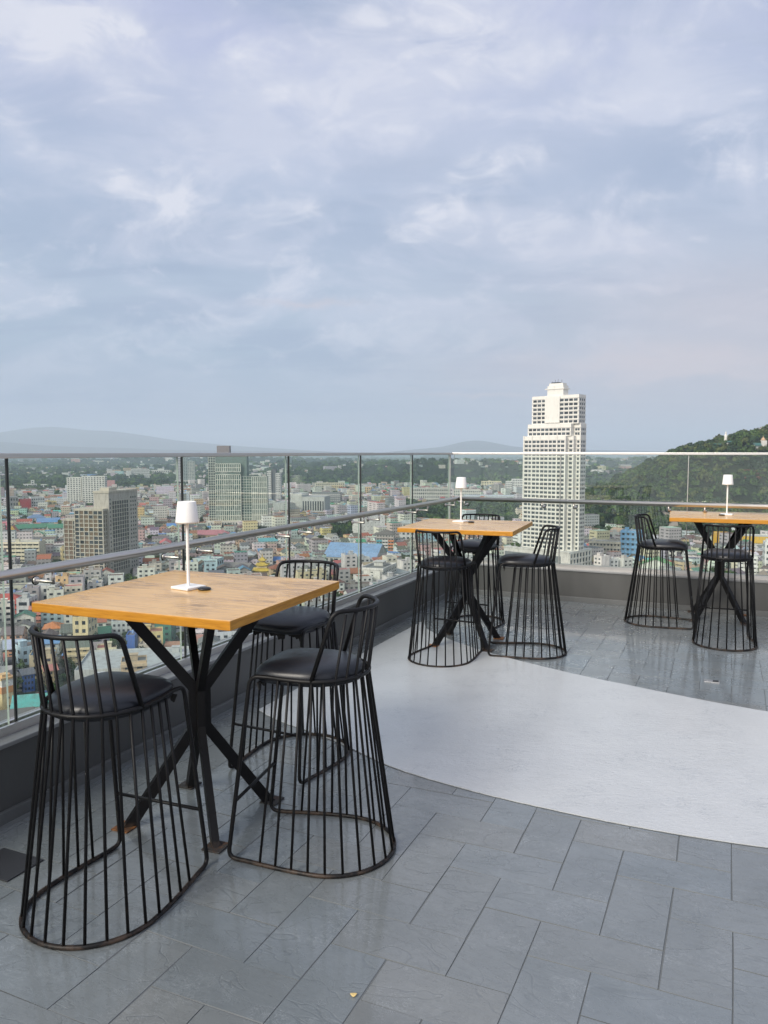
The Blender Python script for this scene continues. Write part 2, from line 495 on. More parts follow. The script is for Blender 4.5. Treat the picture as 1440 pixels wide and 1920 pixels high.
    principled(t, out, col, t.math('ADD', 0.34, t.math('MULTIPLY', n, 0.25)), 0.0, bump(t, n, 0.1, 0.002), 0.28)
    m, t, out = material('black_leather')
    c = obj_coord(t)
    n = t.noise(c, 9, 5, 0.6)
    vor = t.node('ShaderNodeTexVoronoi'); t.put(vor.inputs['Vector'], c); vor.inputs['Scale'].default_value = 320
    principled(t, out, t.mix(n, (0.008, 0.010, 0.014), (0.016, 0.018, 0.024)), t.math('ADD', 0.27, t.math('MULTIPLY', n, 0.16)), 0.0,
               bump(t, t.math('ADD', t.math('MULTIPLY', vor.outputs[0], 0.25), t.math('MULTIPLY', n, 2.0)), 0.16, 0.003), 0.42)
    m, t, out = material('torn_lining')
    principled(t, out, (0.02, 0.019, 0.018), 0.9)
    m, t, out = material('rusty_plate')
    c = obj_coord(t)
    n = t.noise(c, 22, 6, 0.65)
    info = t.node('ShaderNodeObjectInfo')
    k = t.math('ADD', n, t.math('MULTIPLY', t.math('SUBTRACT', info.outputs['Random'], 0.5), 0.35))
    col = t.ramp(k, [(0.40, (0.035, 0.033, 0.032)), (0.52, (0.09, 0.04, 0.015)), (0.66, (0.30, 0.12, 0.035))])
    principled(t, out, col, 0.7)
    # worn varnished wood
    m, t, out = material('table_wood')
    c = obj_coord(t)
    g = t.mapping(c, scale=(1.6, 26, 1))
    grain = t.noise(g, 3.0, 8, 0.65, 0.6)
    big = t.noise(t.mapping(c, loc=(2.2, 0, 0), scale=(1, 2.2, 1)), 2.6, 5, 0.6, 0.3)
    col = t.ramp(grain, [(0.25, (0.36, 0.185, 0.065)), (0.5, (0.73, 0.42, 0.140)), (0.75, (0.85, 0.54, 0.205))])
    col = t.mix(t.smooth(big, 0.42, 0.66), col, t.mix(0.5, col, (0.72, 0.45, 0.22)))
    worn = t.math('MULTIPLY', t.smooth(big, 0.44, 0.60), t.smooth(t.noise(t.mapping(c, scale=(2.2, 22, 1)), 3.4, 9, 0.7, 0.4), 0.43, 0.58))
    col = t.mix(t.math('MULTIPLY', worn, 0.72), col, (0.17, 0.125, 0.095))
    scr = t.smooth(t.noise(t.mapping(c, scale=(3, 60, 1)), 2.0, 6, 0.7), 0.60, 0.68)
    col = t.mix(t.math('MULTIPLY', scr, 0.75), col, (0.16, 0.09, 0.045))
    principled(t, out, col, t.math('ADD', 0.12, t.math('ADD', t.math('MULTIPLY', worn, 0.25), t.math('MULTIPLY', grain, 0.16))), 0.0, bump(t, grain, 0.08, 0.003), 0.45)
    m, t, out = material('table_edge_varnish')
    c = obj_coord(t)
    g = t.noise(t.mapping(c, scale=(3, 3, 40)), 3.0, 7, 0.65, 0.4)
    col = t.ramp(g, [(0.25, (0.34, 0.135, 0.014)), (0.55, (0.54, 0.240, 0.024)), (0.8, (0.64, 0.33, 0.055))])
    principled(t, out, col, 0.32, 0.0, bump(t, g, 0.2, 0.002))
    m, t, out = material('lamp_white')
    c = obj_coord(t)
    n = t.noise(c, 30, 4)
    principled(t, out, t.mix(n, (0.80, 0.79, 0.76), (0.86, 0.85, 0.82)), 0.45)
    m, t, out = material('black_plastic')
    principled(t, out, (0.014, 0.013, 0.013), 0.35)
    m, t, out = material('drain_cover')
    principled(t, out, (0.035, 0.036, 0.04), 0.5)
    m, t, out = material('dry_leaf')
    principled(t, out, (0.62, 0.46, 0.19), 0.7)
    m, t, out = material('pale_metal')
    principled(t, out, (0.5, 0.5, 0.5), 0.4, 0.7)
    # the town: one paint, its colour carried by each object
    m, t, out = material('painted_wall')
    c = obj_coord(t)
    info = t.node('ShaderNodeObjectInfo')
    n = t.noise(t.mapping(c, scale=(1, 1, 0.25)), 0.5, 6, 0.65, 0.3)
    st = t.smooth(n, 0.38, 0.70)
    col = t.mix(t.math('MULTIPLY', st, 0.7), info.outputs['Color'], t.mix(0.6, info.outputs['Color'], (0.16, 0.15, 0.13)))
    principled(t, out, col, 0.75, 0.0, None, 0.3)
    m, t, out = material('sheet_roof')
    c = obj_coord(t)
    info = t.node('ShaderNodeObjectInfo')
    n = t.noise(c, 0.35, 7, 0.7, 0.4)
    wv = t.node('ShaderNodeTexWave'); t.put(wv.inputs['Vector'], c); wv.inputs['Scale'].default_value = 1.3; wv.inputs['Distortion'].default_value = 0.6
    col = t.mix(t.math('MULTIPLY', t.smooth(n, 0.42, 0.70), 0.65), info.outputs['Color'], t.mix(0.65, info.outputs['Color'], (0.13, 0.10, 0.08)))
    col = t.mix(t.math('MULTIPLY', wv.outputs['Fac'], 0.25), col, t.mix(0.5, col, (0.1, 0.1, 0.1)))
    principled(t, out, col, 0.6, 0.0, None, 0.3)
    m, t, out = material('window_glass')
    info = t.node('ShaderNodeObjectInfo')
    principled(t, out, t.mix(info.outputs['Random'], (0.018, 0.024, 0.030), (0.085, 0.10, 0.11)), 0.12)
    m, t, out = material('green_glass')
    info = t.node('ShaderNodeObjectInfo')
    principled(t, out, t.mix(info.outputs['Random'], (0.055, 0.095, 0.085), (0.10, 0.155, 0.135)), 0.1)
    m, t, out = material('bronze_panel')
    info = t.node('ShaderNodeObjectInfo')
    principled(t, out, t.mix(info.outputs['Random'], (0.10, 0.070, 0.045), (0.17, 0.115, 0.07)), 0.3)
    m, t, out = material('town_paint')          # far-off blocks, colour stored on the faces
    at_ = t.node('ShaderNodeAttribute', attribute_name='tone')
    c = obj_coord(t)
    geo = t.node('ShaderNodeNewGeometry')
    nx, ny, nz = t.sep(geo.outputs['Normal'])
    cx, cyy, cz = t.sep(c)
    side = t.math('LESS_THAN', t.math('ABSOLUTE', nz), 0.3)
    hz = t.math('FRACT', t.math('DIVIDE', cz, 3.3))
    hu = t.math('FRACT', t.math('DIVIDE', t.math('ADD', cx, t.math('MULTIPLY', cyy, 0.8)), 3.7))
    win = t.math('MULTIPLY', t.math('MULTIPLY', t.math('GREATER_THAN', hz, 0.42), t.math('LESS_THAN', hz, 0.80)), t.math('GREATER_THAN', hu, 0.42))
    win = t.math('MULTIPLY', win, side)
    n = t.noise(c, 0.12, 6, 0.7)
    col = t.mix(t.math('MULTIPLY', t.smooth(n, 0.45, 0.7), 0.4), at_.outputs['Color'], t.mix(0.6, at_.outputs['Color'], (0.12, 0.11, 0.10)))
    col = t.mix(t.math('MULTIPLY', win, 0.8), col, (0.05, 0.055, 0.06))
    principled(t, out, col, 0.7, 0.0, None, 0.3)
    m, t, out = material('asphalt')
    c = obj_coord(t)
    principled(t, out, t.mix(t.noise(c, 0.4, 6, 0.6), (0.045, 0.047, 0.05), (0.095, 0.095, 0.095)), 0.85)
    m, t, out = material('land')
    c = obj_coord(t)
    n1 = t.noise(c, 0.035, 6, 0.65, 0.5)
    n2 = t.noise(c, 0.004, 5, 0.6, 0.3)
    n3 = t.noise(c, 0.25, 5, 0.6)
    city = t.ramp(n3, [(0.3, (0.045, 0.048, 0.045)), (0.55, (0.10, 0.095, 0.085)), (0.75, (0.20, 0.19, 0.17))])
    green = t.ramp(n1, [(0.3, (0.010, 0.022, 0.010)), (0.6, (0.024, 0.046, 0.017)), (0.8, (0.055, 0.075, 0.032))])
    far = t.smooth(t.vmath('LENGTH', c), 700, 1700)
    k = t.math('MAXIMUM', t.smooth(n2, 0.44, 0.54), far)
    k = t.math('MAXIMUM', k, t.math('MULTIPLY', t.smooth(n1, 0.5, 0.6), 0.8))
    principled(t, out, t.mix(k, city, green), 0.95, 0.0, None, 0.1)
    m, t, out = material('hill_land')
    c = obj_coord(t)
    n1 = t.noise(c, 0.05, 7, 0.65, 0.5)
    col = t.ramp(n1, [(0.3, (0.006, 0.014, 0.005)), (0.6, (0.013, 0.024, 0.008)), (0.8, (0.035, 0.040, 0.016))])
    principled(t, out, col, 0.95, 0.0, None, 0.1)
    m, t, out = material('bare_earth')
    c = obj_coord(t)
    principled(t, out, t.mix(t.noise(c, 0.15, 6, 0.7), (0.17, 0.13, 0.10), (0.36, 0.30, 0.25)), 0.95)
    m, t, out = material('mountain_land')
    c = obj_coord(t)
    principled(t, out, t.mix(t.noise(c, 0.002, 6, 0.6), (0.02, 0.04, 0.02), (0.04, 0.065, 0.03)), 0.95)
    # foliage
    for nm, a, b in (('leaves', (0.010, 0.030, 0.008), (0.085, 0.145, 0.030)), ('leaves_olive', (0.024, 0.040, 0.010), (0.125, 0.150, 0.042)), ('leaves_deep', (0.007, 0.022, 0.009), (0.034, 0.068, 0.024)), ('leaves_rust', (0.085, 0.038, 0.024), (0.17, 0.075, 0.04))):
        m, t, out = material(nm)
        c = obj_coord(t)
        geo = t.node('ShaderNodeNewGeometry'); info = t.node('ShaderNodeObjectInfo')
        k = t.math('ADD', t.math('MULTIPLY', geo.outputs['Random Per Island'], 0.42), t.math('MULTIPLY', t.smooth(t.noise(c, 0.11, 3, 0.55), 0.36, 0.64), 0.55))
        k = t.math('ADD', k, t.math('MULTIPLY', t.math('SUBTRACT', info.outputs['Random'], 0.5), 0.3), clamp=True)
        principled(t, out, t.mix(k, a, b), 0.7, 0.0, None, 0.2)
    m, t, out = material('bark')
    principled(t, out, (0.06, 0.047, 0.036), 0.9)
    # plain coloured things in the town
    for nm, c0, r in (('white_paint', (0.74, 0.72, 0.66), 0.6), ('tyre', (0.02, 0.02, 0.02), 0.8)):
        m, t, out = material(nm)
        c = obj_coord(t)
        n = t.noise(t.mapping(c, scale=(1, 1, 0.3)), 0.4, 6, 0.65)
        principled(t, out, t.mix(t.math('MULTIPLY', t.smooth(n, 0.45, 0.8), 0.4), c0, tuple(k * 0.62 for k in c0)), r, 0.0, None, 0.3)
    m, t, out = material('car_paint')
    info = t.node('ShaderNodeObjectInfo')
    principled(t, out, info.outputs['Color'], 0.25)


make_materials()

# ------------------------------------------------------------------ the terrace
A_L = -2.83; B_R = 8.34; A_MAX = 8.0; B_MIN = -4.0
TER = Matrix.Rotation(FA, 4, 'Z')


def build_floor():
    # slate pattern stamped in 2:1 herringbone, 20 x 40 cm, joints pressed in
    rnd = random.Random(4)
    S = 0.2; ox, oy = -0.1457, 2.334
    vs = []; fs = []; tone = []; mi = []
    z0 = -0.003

    def tile(x0, x1, y0, y1):
        x0 = max(x0, A_L); x1 = min(x1, A_MAX); y0 = max(y0, B_MIN); y1 = min(y1, B_R)
        if x1 - x0 < 0.03 or y1 - y0 < 0.03:
            return
        g = 0.0009; h = 0.0014
        o = len(vs)
        j = lambda: rnd.uniform(-0.0018, 0.0018)
        wob = lambda x, y: (x + 0.003 * math.sin(9.1 * x + 5.3 * y), y + 0.003 * math.sin(7.7 * y - 6.1 * x + 1.0))
        lo = [(x0 + g, y0 + g), (x1 - g, y0 + g), (x1 - g, y1 - g), (x0 + g, y1 - g)]
        hi = [(x0 + g + h + j(), y0 + g + h + j()), (x1 - g - h + j(), y0 + g + h + j()), (x1 - g - h + j(), y1 - g - h + j()), (x0 + g + h + j(), y1 - g - h + j())]
        vs.extend([(*wob(*p), z0 + 0.0002) for p in lo]); vs.extend([(*wob(*p), rnd.uniform(-0.0007, 0.0)) for p in hi])
        c = rnd.gauss(1.0, 0.022); w = rnd.gauss(0, 0.018)
        col = (c * (1 - w), c, c * (1 + w))
        fs.append((o + 4, o + 5, o + 6, o + 7)); tone.append(col); mi.append(0)
        for k in range(4):
            fs.append((o + k, o + (k + 1) % 4, o + 4 + (k + 1) % 4, o + 4 + k)); tone.append(tuple(q * 0.93 for q in col)); mi.append(1)

    for k in range(-70, 71):
        for s in range(-24, 25):
            x = -k + 4 * s; y = k
            tile(ox + x * S, ox + (x + 1) * S, oy + y * S, oy + (y + 2) * S)
            x = -2 - k + 4 * s
            tile(ox + x * S, ox + (x + 2) * S, oy + y * S, oy + (y + 1) * S)
    o = len(vs)
    vs.extend([(A_L, B_MIN, z0), (A_MAX, B_MIN, z0), (A_MAX, B_R, z0), (A_L, B_R, z0)])
    fs.append((o, o + 1, o + 2, o + 3)); tone.append((1, 1, 1)); mi.append(1)
    me = bpy.data.meshes.new('terrace_floor'); me.from_pydata(vs, [], fs)
    me.polygons.foreach_set('material_index', mi)
    at_ = me.attributes.new('tone', 'FLOAT_COLOR', 'FACE')
    at_.data.foreach_set('color', np.array([(*c, 1.0) for c in tone], dtype=np.float32).ravel())
    me.materials.append(MAT['slate_floor']); me.materials.append(MAT['grout'])
    fl = link('terrace_floor', me); fl.matrix_world = TER
    tag(fl, kind='structure')
    # pale painted sweep across the slate
    def catmull(P, n=14):
        out = []
        for i in range(len(P) - 1):
            p0 = Vector(P[max(i - 1, 0)]); p1 = Vector(P[i]); p2 = Vector(P[i + 1]); p3 = Vector(P[min(i + 2, len(P) - 1)])
            for k in range(n):
                t = k / n
                out.append(0.5 * ((2 * p1) + (-p0 + p2) * t + (2 * p0 - 5 * p1 + 4 * p2 - p3) * t * t + (-p0 + 3 * p1 - 3 * p2 + p3) * t ** 3))
        out.append(Vector(P[-1]))
        return out
    lower = catmull([(-0.78, 4.70), (-0.62, 4.50), (-0.30, 4.21), (0.04, 3.83), (0.36, 3.585), (0.68, 3.395), (1.09, 3.19), (1.56, 3.02), (2.3, 2.83), (3.2, 2.7)])
    upper = catmull([(4.4, 4.05), (3.2, 4.32), (2.37, 4.67), (1.60, 5.28), (1.20, 5.66), (0.85, 6.07), (0.60, 6.45), (0.40, 6.88), (0.385, 7.28)])
    poly = [p.to_2d() for p in lower + upper]
    rn = random.Random(8)
    poly = [p + Vector((rn.uniform(-.003, .003), rn.uniform(-.003, .003))) for p in poly]
    mb = MB(); mb.prism(poly, -0.003, 0.0042)
    tag(mb.build('painted_floor', MAT['white_floor']), kind='structure')
    # the dark line of the joint the sweep is cut along
    mb = MB()
    for P in (lower, upper[:-1]):
        n = len(P)
        for i in range(n - 1):
            d = (P[i + 1] - P[i]).to_2d().normalized(); q = Vector((d.y, -d.x)) * 0.006
            a, b = P[i].to_2d(), P[i + 1].to_2d()
            mb.add([(a.x, a.y, 0.0012), (a.x + q.x, a.y + q.y, 0.0012), (b.x + q.x, b.y + q.y, 0.0012), (b.x, b.y, 0.0012)], [(0, 1, 2, 3)])
    tag(mb.build('floor_joint', MAT['grout']), kind='structure')


build_floor()


def frame_box(mb, a0, a1, b0, b1, z0, z1, mi=0):
    mb.box(a0, a1, b0, b1, z0, z1, mi, TER)


def terrace_part(name, boxes, mat, parent=None, bev=0.0):
    mb = MB()
    for q in boxes:
        if bev:
            mb.bevbox(*q, bev, 0, None, TER)
        else:
            frame_box(mb, *q)
    return mb.build(name, mat, parent)


def build_parapets():
    sp = [[-3.07, A_L, B_MIN, B_R + 0.24, -2.5, 0.325], [A_L + 0.0, A_MAX, B_R, B_R + 0.24, -2.5, 0.325]]
    for i, lab in enumerate(('low dark grey parapet wall along the left edge of the terrace', 'low dark grey parapet wall across the far edge of the terrace')):
        e = tag(empty('parapet_wall', W(A_L, B_R) if i == 0 else W(0, B_R)), lab, 'parapet wall', 'parapet walls')
        inv = Matrix.Translation(-e.location)
        a0, a1, b0, b1, z0, z1 = sp[i]
        def part(name, boxes, mat, bev=0.0):
            o = terrace_part(name, boxes, mat, e, bev); o.location = -e.location
            return o
        if i == 0:
            part('wall', [sp[0]], MAT['parapet_paint'])
            part('coping', [[-3.085, A_L + 0.012, B_MIN, B_R - 0.012, 0.325, 0.345]], MAT['coping_concrete'], 0.005)
            part('glass_channel', [[-2.962, -2.946, B_MIN, B_R + 0.09, 0.345, 0.385], [-2.914, -2.898, B_MIN, B_R + 0.06, 0.345, 0.385]], MAT['aluminium'])
            part('skirting', [[A_L, A_L + 0.022, B_MIN, B_R, -0.003, 0.052]], MAT['skirting_paint'], 0.003)
        else:
            part('wall', [sp[1]], MAT['parapet_paint'])
            part('coping', [[-3.085, A_MAX, B_R - 0.012, B_R + 0.255, 0.325, 0.345]], MAT['coping_concrete'], 0.005)
            part('glass_channel', [[-2.946, A_MAX, B_R + 0.122, B_R + 0.138, 0.345, 0.385], [-2.898, A_MAX, B_R + 0.068, B_R + 0.084, 0.345, 0.385]], MAT['aluminium'])
            part('skirting', [[A_L + 0.022, A_MAX, B_R - 0.022, B_R, -0.003, 0.052]], MAT['skirting_paint'], 0.003)
    # dark sealant gap at the foot of the parapets
    terr = terrace_part('floor_gutter', [[A_L + 0.022, A_L + 0.055, B_MIN, B_R - 0.022, -0.006, 0.0006], [A_L + 0.055, A_MAX, B_R - 0.045, B_R - 0.022, -0.006, 0.0006]], MAT['grout'])
    tag(terr, kind='structure')


build_parapets()

G_A = -2.93; G_B = B_R + 0.103; RAIL_Z = 1.075; H_OFF = 0.115
J_LEFT = [2.45 + 1.2 * k for k in range(-5, 6)][:-1] + [8.40]
J_RIGHT = [-2.90, -1.68, -0.39, 0.90, 2.19, 3.48, 4.77, 6.06, 7.35]


def build_railing():
    for side in (0, 1):
        joints = J_LEFT if side == 0 else J_RIGHT
        e = tag(empty('glass_railing', W(G_A, 4, 0.345) if side == 0 else W(0, G_B, 0.345)),
                ('clear glass railing with steel handrail running along the left parapet', 'clear glass railing with steel handrail across the far parapet')[side],
                'glass railing', 'glass railings')
        rot = TER if side == 0 else TER @ Matrix.Rotation(math.pi / 2, 4, 'Z')
        # local frame of a side: s along the railing, n towards the terrace
        def P(s, n, z):
            return W(G_A + n, s, z) if side == 0 else W(s, G_B - n, z)
        def bx(name, s0, s1, n0, n1, z0, z1, mat, bev=0.0, parent=None):
            mb = MB()
            q = [G_A + n0, G_A + n1, s0, s1] if side == 0 else [s0, s1, G_B - n1, G_B - n0]
            if bev: mb.bevbox(*q, z0, z1, bev, 0, None, TER)
            else: mb.box(*q, z0, z1, 0, TER)
            o = mb.build(name, mat, parent or e)
            if parent is None: o.location = -e.location
            return o
        for i in range(len(joints) - 1):
            s0, s1 = joints[i] + 0.007, joints[i + 1] - (0.038 if side == 0 else 0.007)
            mb = MB()
            q = [G_A - 0.006, G_A + 0.006, s0, s1] if side == 0 else [s0, s1, G_B - 0.006, G_B + 0.006]
            mb.box(*q, 0.352, 1.576, 0, TER)
            # the four narrow sides are cut edges
            lim = (2, 4) if side == 0 else (3, 5)
            for k in range(len(mb.f)):
                mb.m[k] = 0 if k in ((3, 5) if side == 0 else (2, 4)) else 1
            o = mb.build('glass_panel', [MAT['clear_glass'], MAT['glass_edge']], e); o.location = -e.location
        for i, s in enumerate(joints):
            if side == 1 and i == 0:
                continue
            if side == 0 and i == len(joints) - 1:
                bx('corner_strip', s + 0.002, s + 0.010, -0.006, 0.006, 0.352, 1.570, MAT['post_edge']); continue
            if side == 0: bx('post', s - 0.004, s + 0.004, -0.004, 0.005, 0.346, 1.572, MAT['post_paint'])
            else: bx('post', s - 0.004, s + 0.004, -0.007, 0.007, 0.352, 1.572, MAT['post_edge'])
        lo, hi = (B_MIN, G_B - 0.020) if side == 0 else (G_A - 0.02, A_MAX)
        bx('top_rail', lo, hi, -0.020, 0.020, 1.573, 1.5965, MAT['aluminium'], 0.003)
        if side == 1:
            pass
        # round handrail on stand-off brackets
        mb = MB()
        if side == 0:
            pts = [P(B_MIN, H_OFF, RAIL_Z), P(G_B - H_OFF, H_OFF, RAIL_Z)]
        else:
            pts = [P(G_A + H_OFF - 0.018, H_OFF, RAIL_Z), P(A_MAX, H_OFF, RAIL_Z)]
        mb.tube(pts, 0.0225, 20)
        hr = mb.build('handrail', MAT['brushed_steel'], e); hr.location = -e.location
        for s in joints:
            for ds in (-0.18, 0.13) if side == 0 else (-0.17, 0.17):
                q = s + ds
                if (side == 0 and not (0.3 < q < G_B - 0.15)) or (side == 1 and not (G_A + 0.15 < q < A_MAX - 0.1)):
                    continue
                z = 1.008
                nv = (EX if side == 0 else -EY)
                base = P(q, 0.006, z)
                M = Matrix.Translation(base) @ nv.to_track_quat('Z', 'Y').to_matrix().to_4x4()
                mb = MB(); mb.lathe([(0.0185, 0.004), (0.0185, 0.0085), (0.013, 0.013), (0.0085, 0.016), (0.0085, H_OFF - 0.001)], 18, 0, M)
                mb.tube([P(q, H_OFF + 0.003, z - 0.010), P(q, H_OFF + 0.003, RAIL_Z - 0.018)], 0.0075, 10)
                br = mb.build('bracket', MAT['brushed_steel'], e); br.location = -e.location
                mb = MB(); mb.lathe([(0.022, 0.0), (0.022, 0.004)], 18, 0, M)
                mb.build('gasket', MAT['rubber_gasket'], br)


build_railing()

# small things on the floor
def floor_bits():
    mb = MB(); mb.bevbox(-0.11, 0.11, -0.085, 0.085, 0.0005, 0.006, 0.002)
    o = mb.build('drain_cover', MAT['drain_cover'], None, at(10, 1622)); o.rotation_euler = (0, 0, FA)
    tag(o, 'flat dark drain cover set in the slate floor at the left edge', 'drain cover')
    e = tag(empty('floor_drain', at(1335, 1278), FA), 'small rectangular steel floor drain beyond the pale painted sweep', 'floor drain')
    mb = MB(); mb.bevbox(-0.05, 0.05, -0.03, 0.03, 0.0005, 0.005, 0.0015); mb.build('drain_frame', MAT['pale_metal'], e)
    mb = MB(); mb.bevbox(0.005, 0.042, -0.022, 0.022, 0.005, 0.0075, 0.001); mb.build('drain_grate', MAT['drain_cover'], e)
    bm = bmesh.new()
    bmesh.ops.create_icosphere(bm, subdivisions=2, radius=0.008)
    for v in bm.verts:
        v.co.z *= 0.35; v.co.x *= 1.2 + 0.3 * math.sin(v.co.y * 300)
        v.co.z += 0.25 * abs(v.co.x) + 0.001
    me = bpy.data.meshes.new('leaf_scrap'); bm.to_mesh(me); bm.free(); me.materials.append(MAT['dry_leaf'])
    o = link('leaf_scrap', me, None, at(663, 1868) + Vector((0, 0, 0.003)))
    tag(o, 'tiny dry yellow leaf scrap lying on the bare slate floor', 'leaf')


floor_bits()

# ------------------------------------------------------------------ bar stools
SEAT_Z = 0.735; BACK_Z = 1.005


def u_curve(hw, xf, xc, n=40, hw_front=None):
    """D-shaped outline from the open front on the left, round the back, to the front on the right (x = forward)"""
    pts = []
    hf = hw if hw_front is None else hw_front
    L = xf - xc; arc = math.pi * hw; tot = 2 * L + arc
    out = []
    for i in range(n + 1):
        s = tot * i / n
        if s <= L:
            k = s / L; out.append((xf - s, hf + (hw - hf) * math.sin(k * math.pi / 2)))
        elif s <= L + arc:
            a = (s - L) / hw; out.append((xc - hw * math.sin(a), hw * math.cos(a)))
        else:
            k = (tot - s) / L; out.append((xf - (tot - s), -(hf + (hw - hf) * math.sin(k * math.pi / 2))))
    return out


def u_point(c, t):
    f = t * (len(c) - 1); i = min(int(f), len(c) - 2); k = f - i
    return (c[i][0] * (1 - k) + c[i + 1][0] * k, c[i][1] * (1 - k) + c[i + 1][1] * k)


def make_stool():
    root = empty('bar_stool')
    RB = 0.0085
    base = u_curve(0.245, 0.215, -0.075, 60, 0.215)
    seat = u_curve(0.196, 0.125, -0.020, 60, 0.180)
    # one bent tube: floor hoop, up both front legs, round the seat
    lo = [(x, y, RB) for x, y in base]
    hi = [(x, y, SEAT_Z) for x, y in seat]
    f0 = Vector((0.295, 0.208, RB)); f1 = Vector((0.295, -0.208, RB))
    g0 = Vector((0.205, 0.178, SEAT_Z)); g1 = Vector((0.205, -0.178, SEAT_Z))
    loop = lo + [f1, g1] + hi[::-1] + [g0, f0]
    rad = [0] * len(lo) + [0.075, 0.06] + [0] * len(hi) + [0.06, 0.075]
    mb = MB(); mb.tube(fillet(loop, rad, 7, True), RB, 10, True)
    mb.build('frame', MAT['black_steel'], root)
    # spindles: floor hoop to seat hoop, the rear ones on up to the back rail
    NB = 19
    topc = u_curve(0.205, 0.06, -0.045, 60)
    for i in range(NB):
        t = 0.045 + 0.91 * i / (NB - 1)
        b = u_point(base, t); s = u_point(seat, t)
        pts = [(b[0], b[1], RB), (s[0], s[1], SEAT_Z)]
        if 0.25 < t < 0.75:
            q = u_point(topc, 0.5 + (t - 0.5) * 1.02)
            pts.append((q[0], q[1], BACK_Z - (0.012 if abs(t - .5) > .2 else 0)))
        mb = MB(); mb.tube(pts, 0.0054, 8)
        mb.build('spindle', MAT['black_steel'], root)
    # back rail
    arc = [(*u_point(topc, 0.33 + 0.34 * k / 30), BACK_Z) for k in range(31)]
    e0 = u_point(seat, 0.195); e1 = u_point(seat, 0.805)
    d0 = (*u_point(topc, 0.236), BACK_Z); d1 = (*u_point(topc, 0.764), BACK_Z)
    path = [(e0[0], e0[1], SEAT_Z), d0] + arc + [d1, (e1[0], e1[1], SEAT_Z)]
    mb = MB(); mb.tube(fillet(path, [0, 0.095] + [0] * 31 + [0.095, 0], 12), 0.0088, 10)
    mb.build('back_rail', MAT['black_steel'], root)
    # foot bar between the front legs
    z = 0.235; k = (z - RB) / (SEAT_Z - RB)
    x = 0.295 + (0.205 - 0.295) * k; y = 0.208 + (0.178 - 0.208) * k
    mb = MB(); mb.tube([(x, y, z), (x, -y, z)], 0.0068, 8); mb.build('foot_bar', MAT['black_steel'], root)
    # cushion
    n = 64; prof = []
    ring = []
    for i in range(n):
        a = 2 * math.pi * i / n
        c, s_ = math.cos(a), math.sin(a)
        ex = 0.62 if c > 0 else 1.0
        x = (0.225 if c > 0 else 0.198) * math.copysign(abs(c) ** ex, c)
        y = 0.185 * math.copysign(abs(s_) ** (0.55 if c > 0 else 1.0), s_)
        ring.append((x, y))
    layers = [(0.90, -0.030), (0.97, -0.026), (1.0, -0.012), (1.0, 0.004), (0.985, 0.016), (0.94, 0.027), (0.84, 0.037), (0.66, 0.045), (0.42, 0.050), (0.18, 0.052)]
    vs = []; fs = []
    for sc, dz in layers:
        for x, y in ring:
            sag = -0.012 * max(0.0, (x * sc - 0.13) / 0.09) ** 1.5 if dz > 0 else 0
            vs.append((x * sc, y * sc, SEAT_Z + dz + sag))
    for l in range(len(layers) - 1):
        for j in range(n):
            fs.append((l * n + j, l * n + (j + 1) % n, (l + 1) * n + (j + 1) % n, (l + 1) * n + j))
    fs.append(tuple(range(n - 1, -1, -1))); fs.append(tuple((len(layers) - 1) * n + j for j in range(n)))
    mb = MB(); mb.add(vs, fs, 0, True); seat_o = mb.build('seat', MAT['black_leather'], root)
    # ragged lining hanging under the seat
    rn = random.Random(3); mb = MB()
    for k in range(13):
        y = -0.15 + 0.3 * k / 12 + rn.uniform(-.01, .01); x = 0.19 - 0.3 * abs(y) * abs(y) + rn.uniform(-.012, 0)
        w = rn.uniform(0.010, 0.024); h = rn.uniform(0.008, 0.030)
        mb.add([(x, y - w, SEAT_Z - 0.026), (x, y + w, SEAT_Z - 0.026), (x - .004, y + w * 0.6, SEAT_Z - 0.026 - h), (x - .002, y - w * 0.3, SEAT_Z - 0.026 - h * 1.3),
                (x - .006, y - w, SEAT_Z - 0.03), (x - .006, y + w, SEAT_Z - 0.03), (x - .009, y + w * 0.6, SEAT_Z - 0.028 - h), (x - .007, y - w * 0.3, SEAT_Z - 0.028 - h * 1.3)],
               [(0, 1, 2, 3), (7, 6, 5, 4), (0, 4, 5, 1), (1, 5, 6, 2), (2, 6, 7, 3), (3, 7, 4, 0)])
    mb.build('lining', MAT['torn_lining'], seat_o)
    return root


STOOLS = [
    (-0.985, 2.69, 69, 'black wire cage bar stool nearest the camera, at lower left beside the near table'),
    (-0.275, 3.06, 165, 'black wire cage bar stool on the right side of the near table'),
    (-0.465, 3.96, -116, 'black wire cage bar stool behind the near table, next to the glass'),
    (0.47, 5.96, 63, 'black wire cage bar stool standing on the pale sweep, front left of the middle table'),
    (1.14, 6.13, 171, 'black wire cage bar stool turned side on, right of the middle table'),
    (0.86, 7.16, -114, 'black wire cage bar stool behind the middle table, half hidden by its top'),
    (2.60, 7.18, -22, 'black wire cage bar stool turned right towards the far table, its left side'),
    (2.87, 6.43, 70, 'black wire cage bar stool seen from behind, in front of the far right table'),
]
proto = make_stool()
for i, (x, y, a, lab) in enumerate(STOOLS):
    o = proto if i == 0 else copy_tree(proto)
    o.location = (x, y, 0.0); o.rotation_euler = (0, 0, math.radians(a))
    tag(o, lab, 'bar stool', 'bar stools round the high tables')


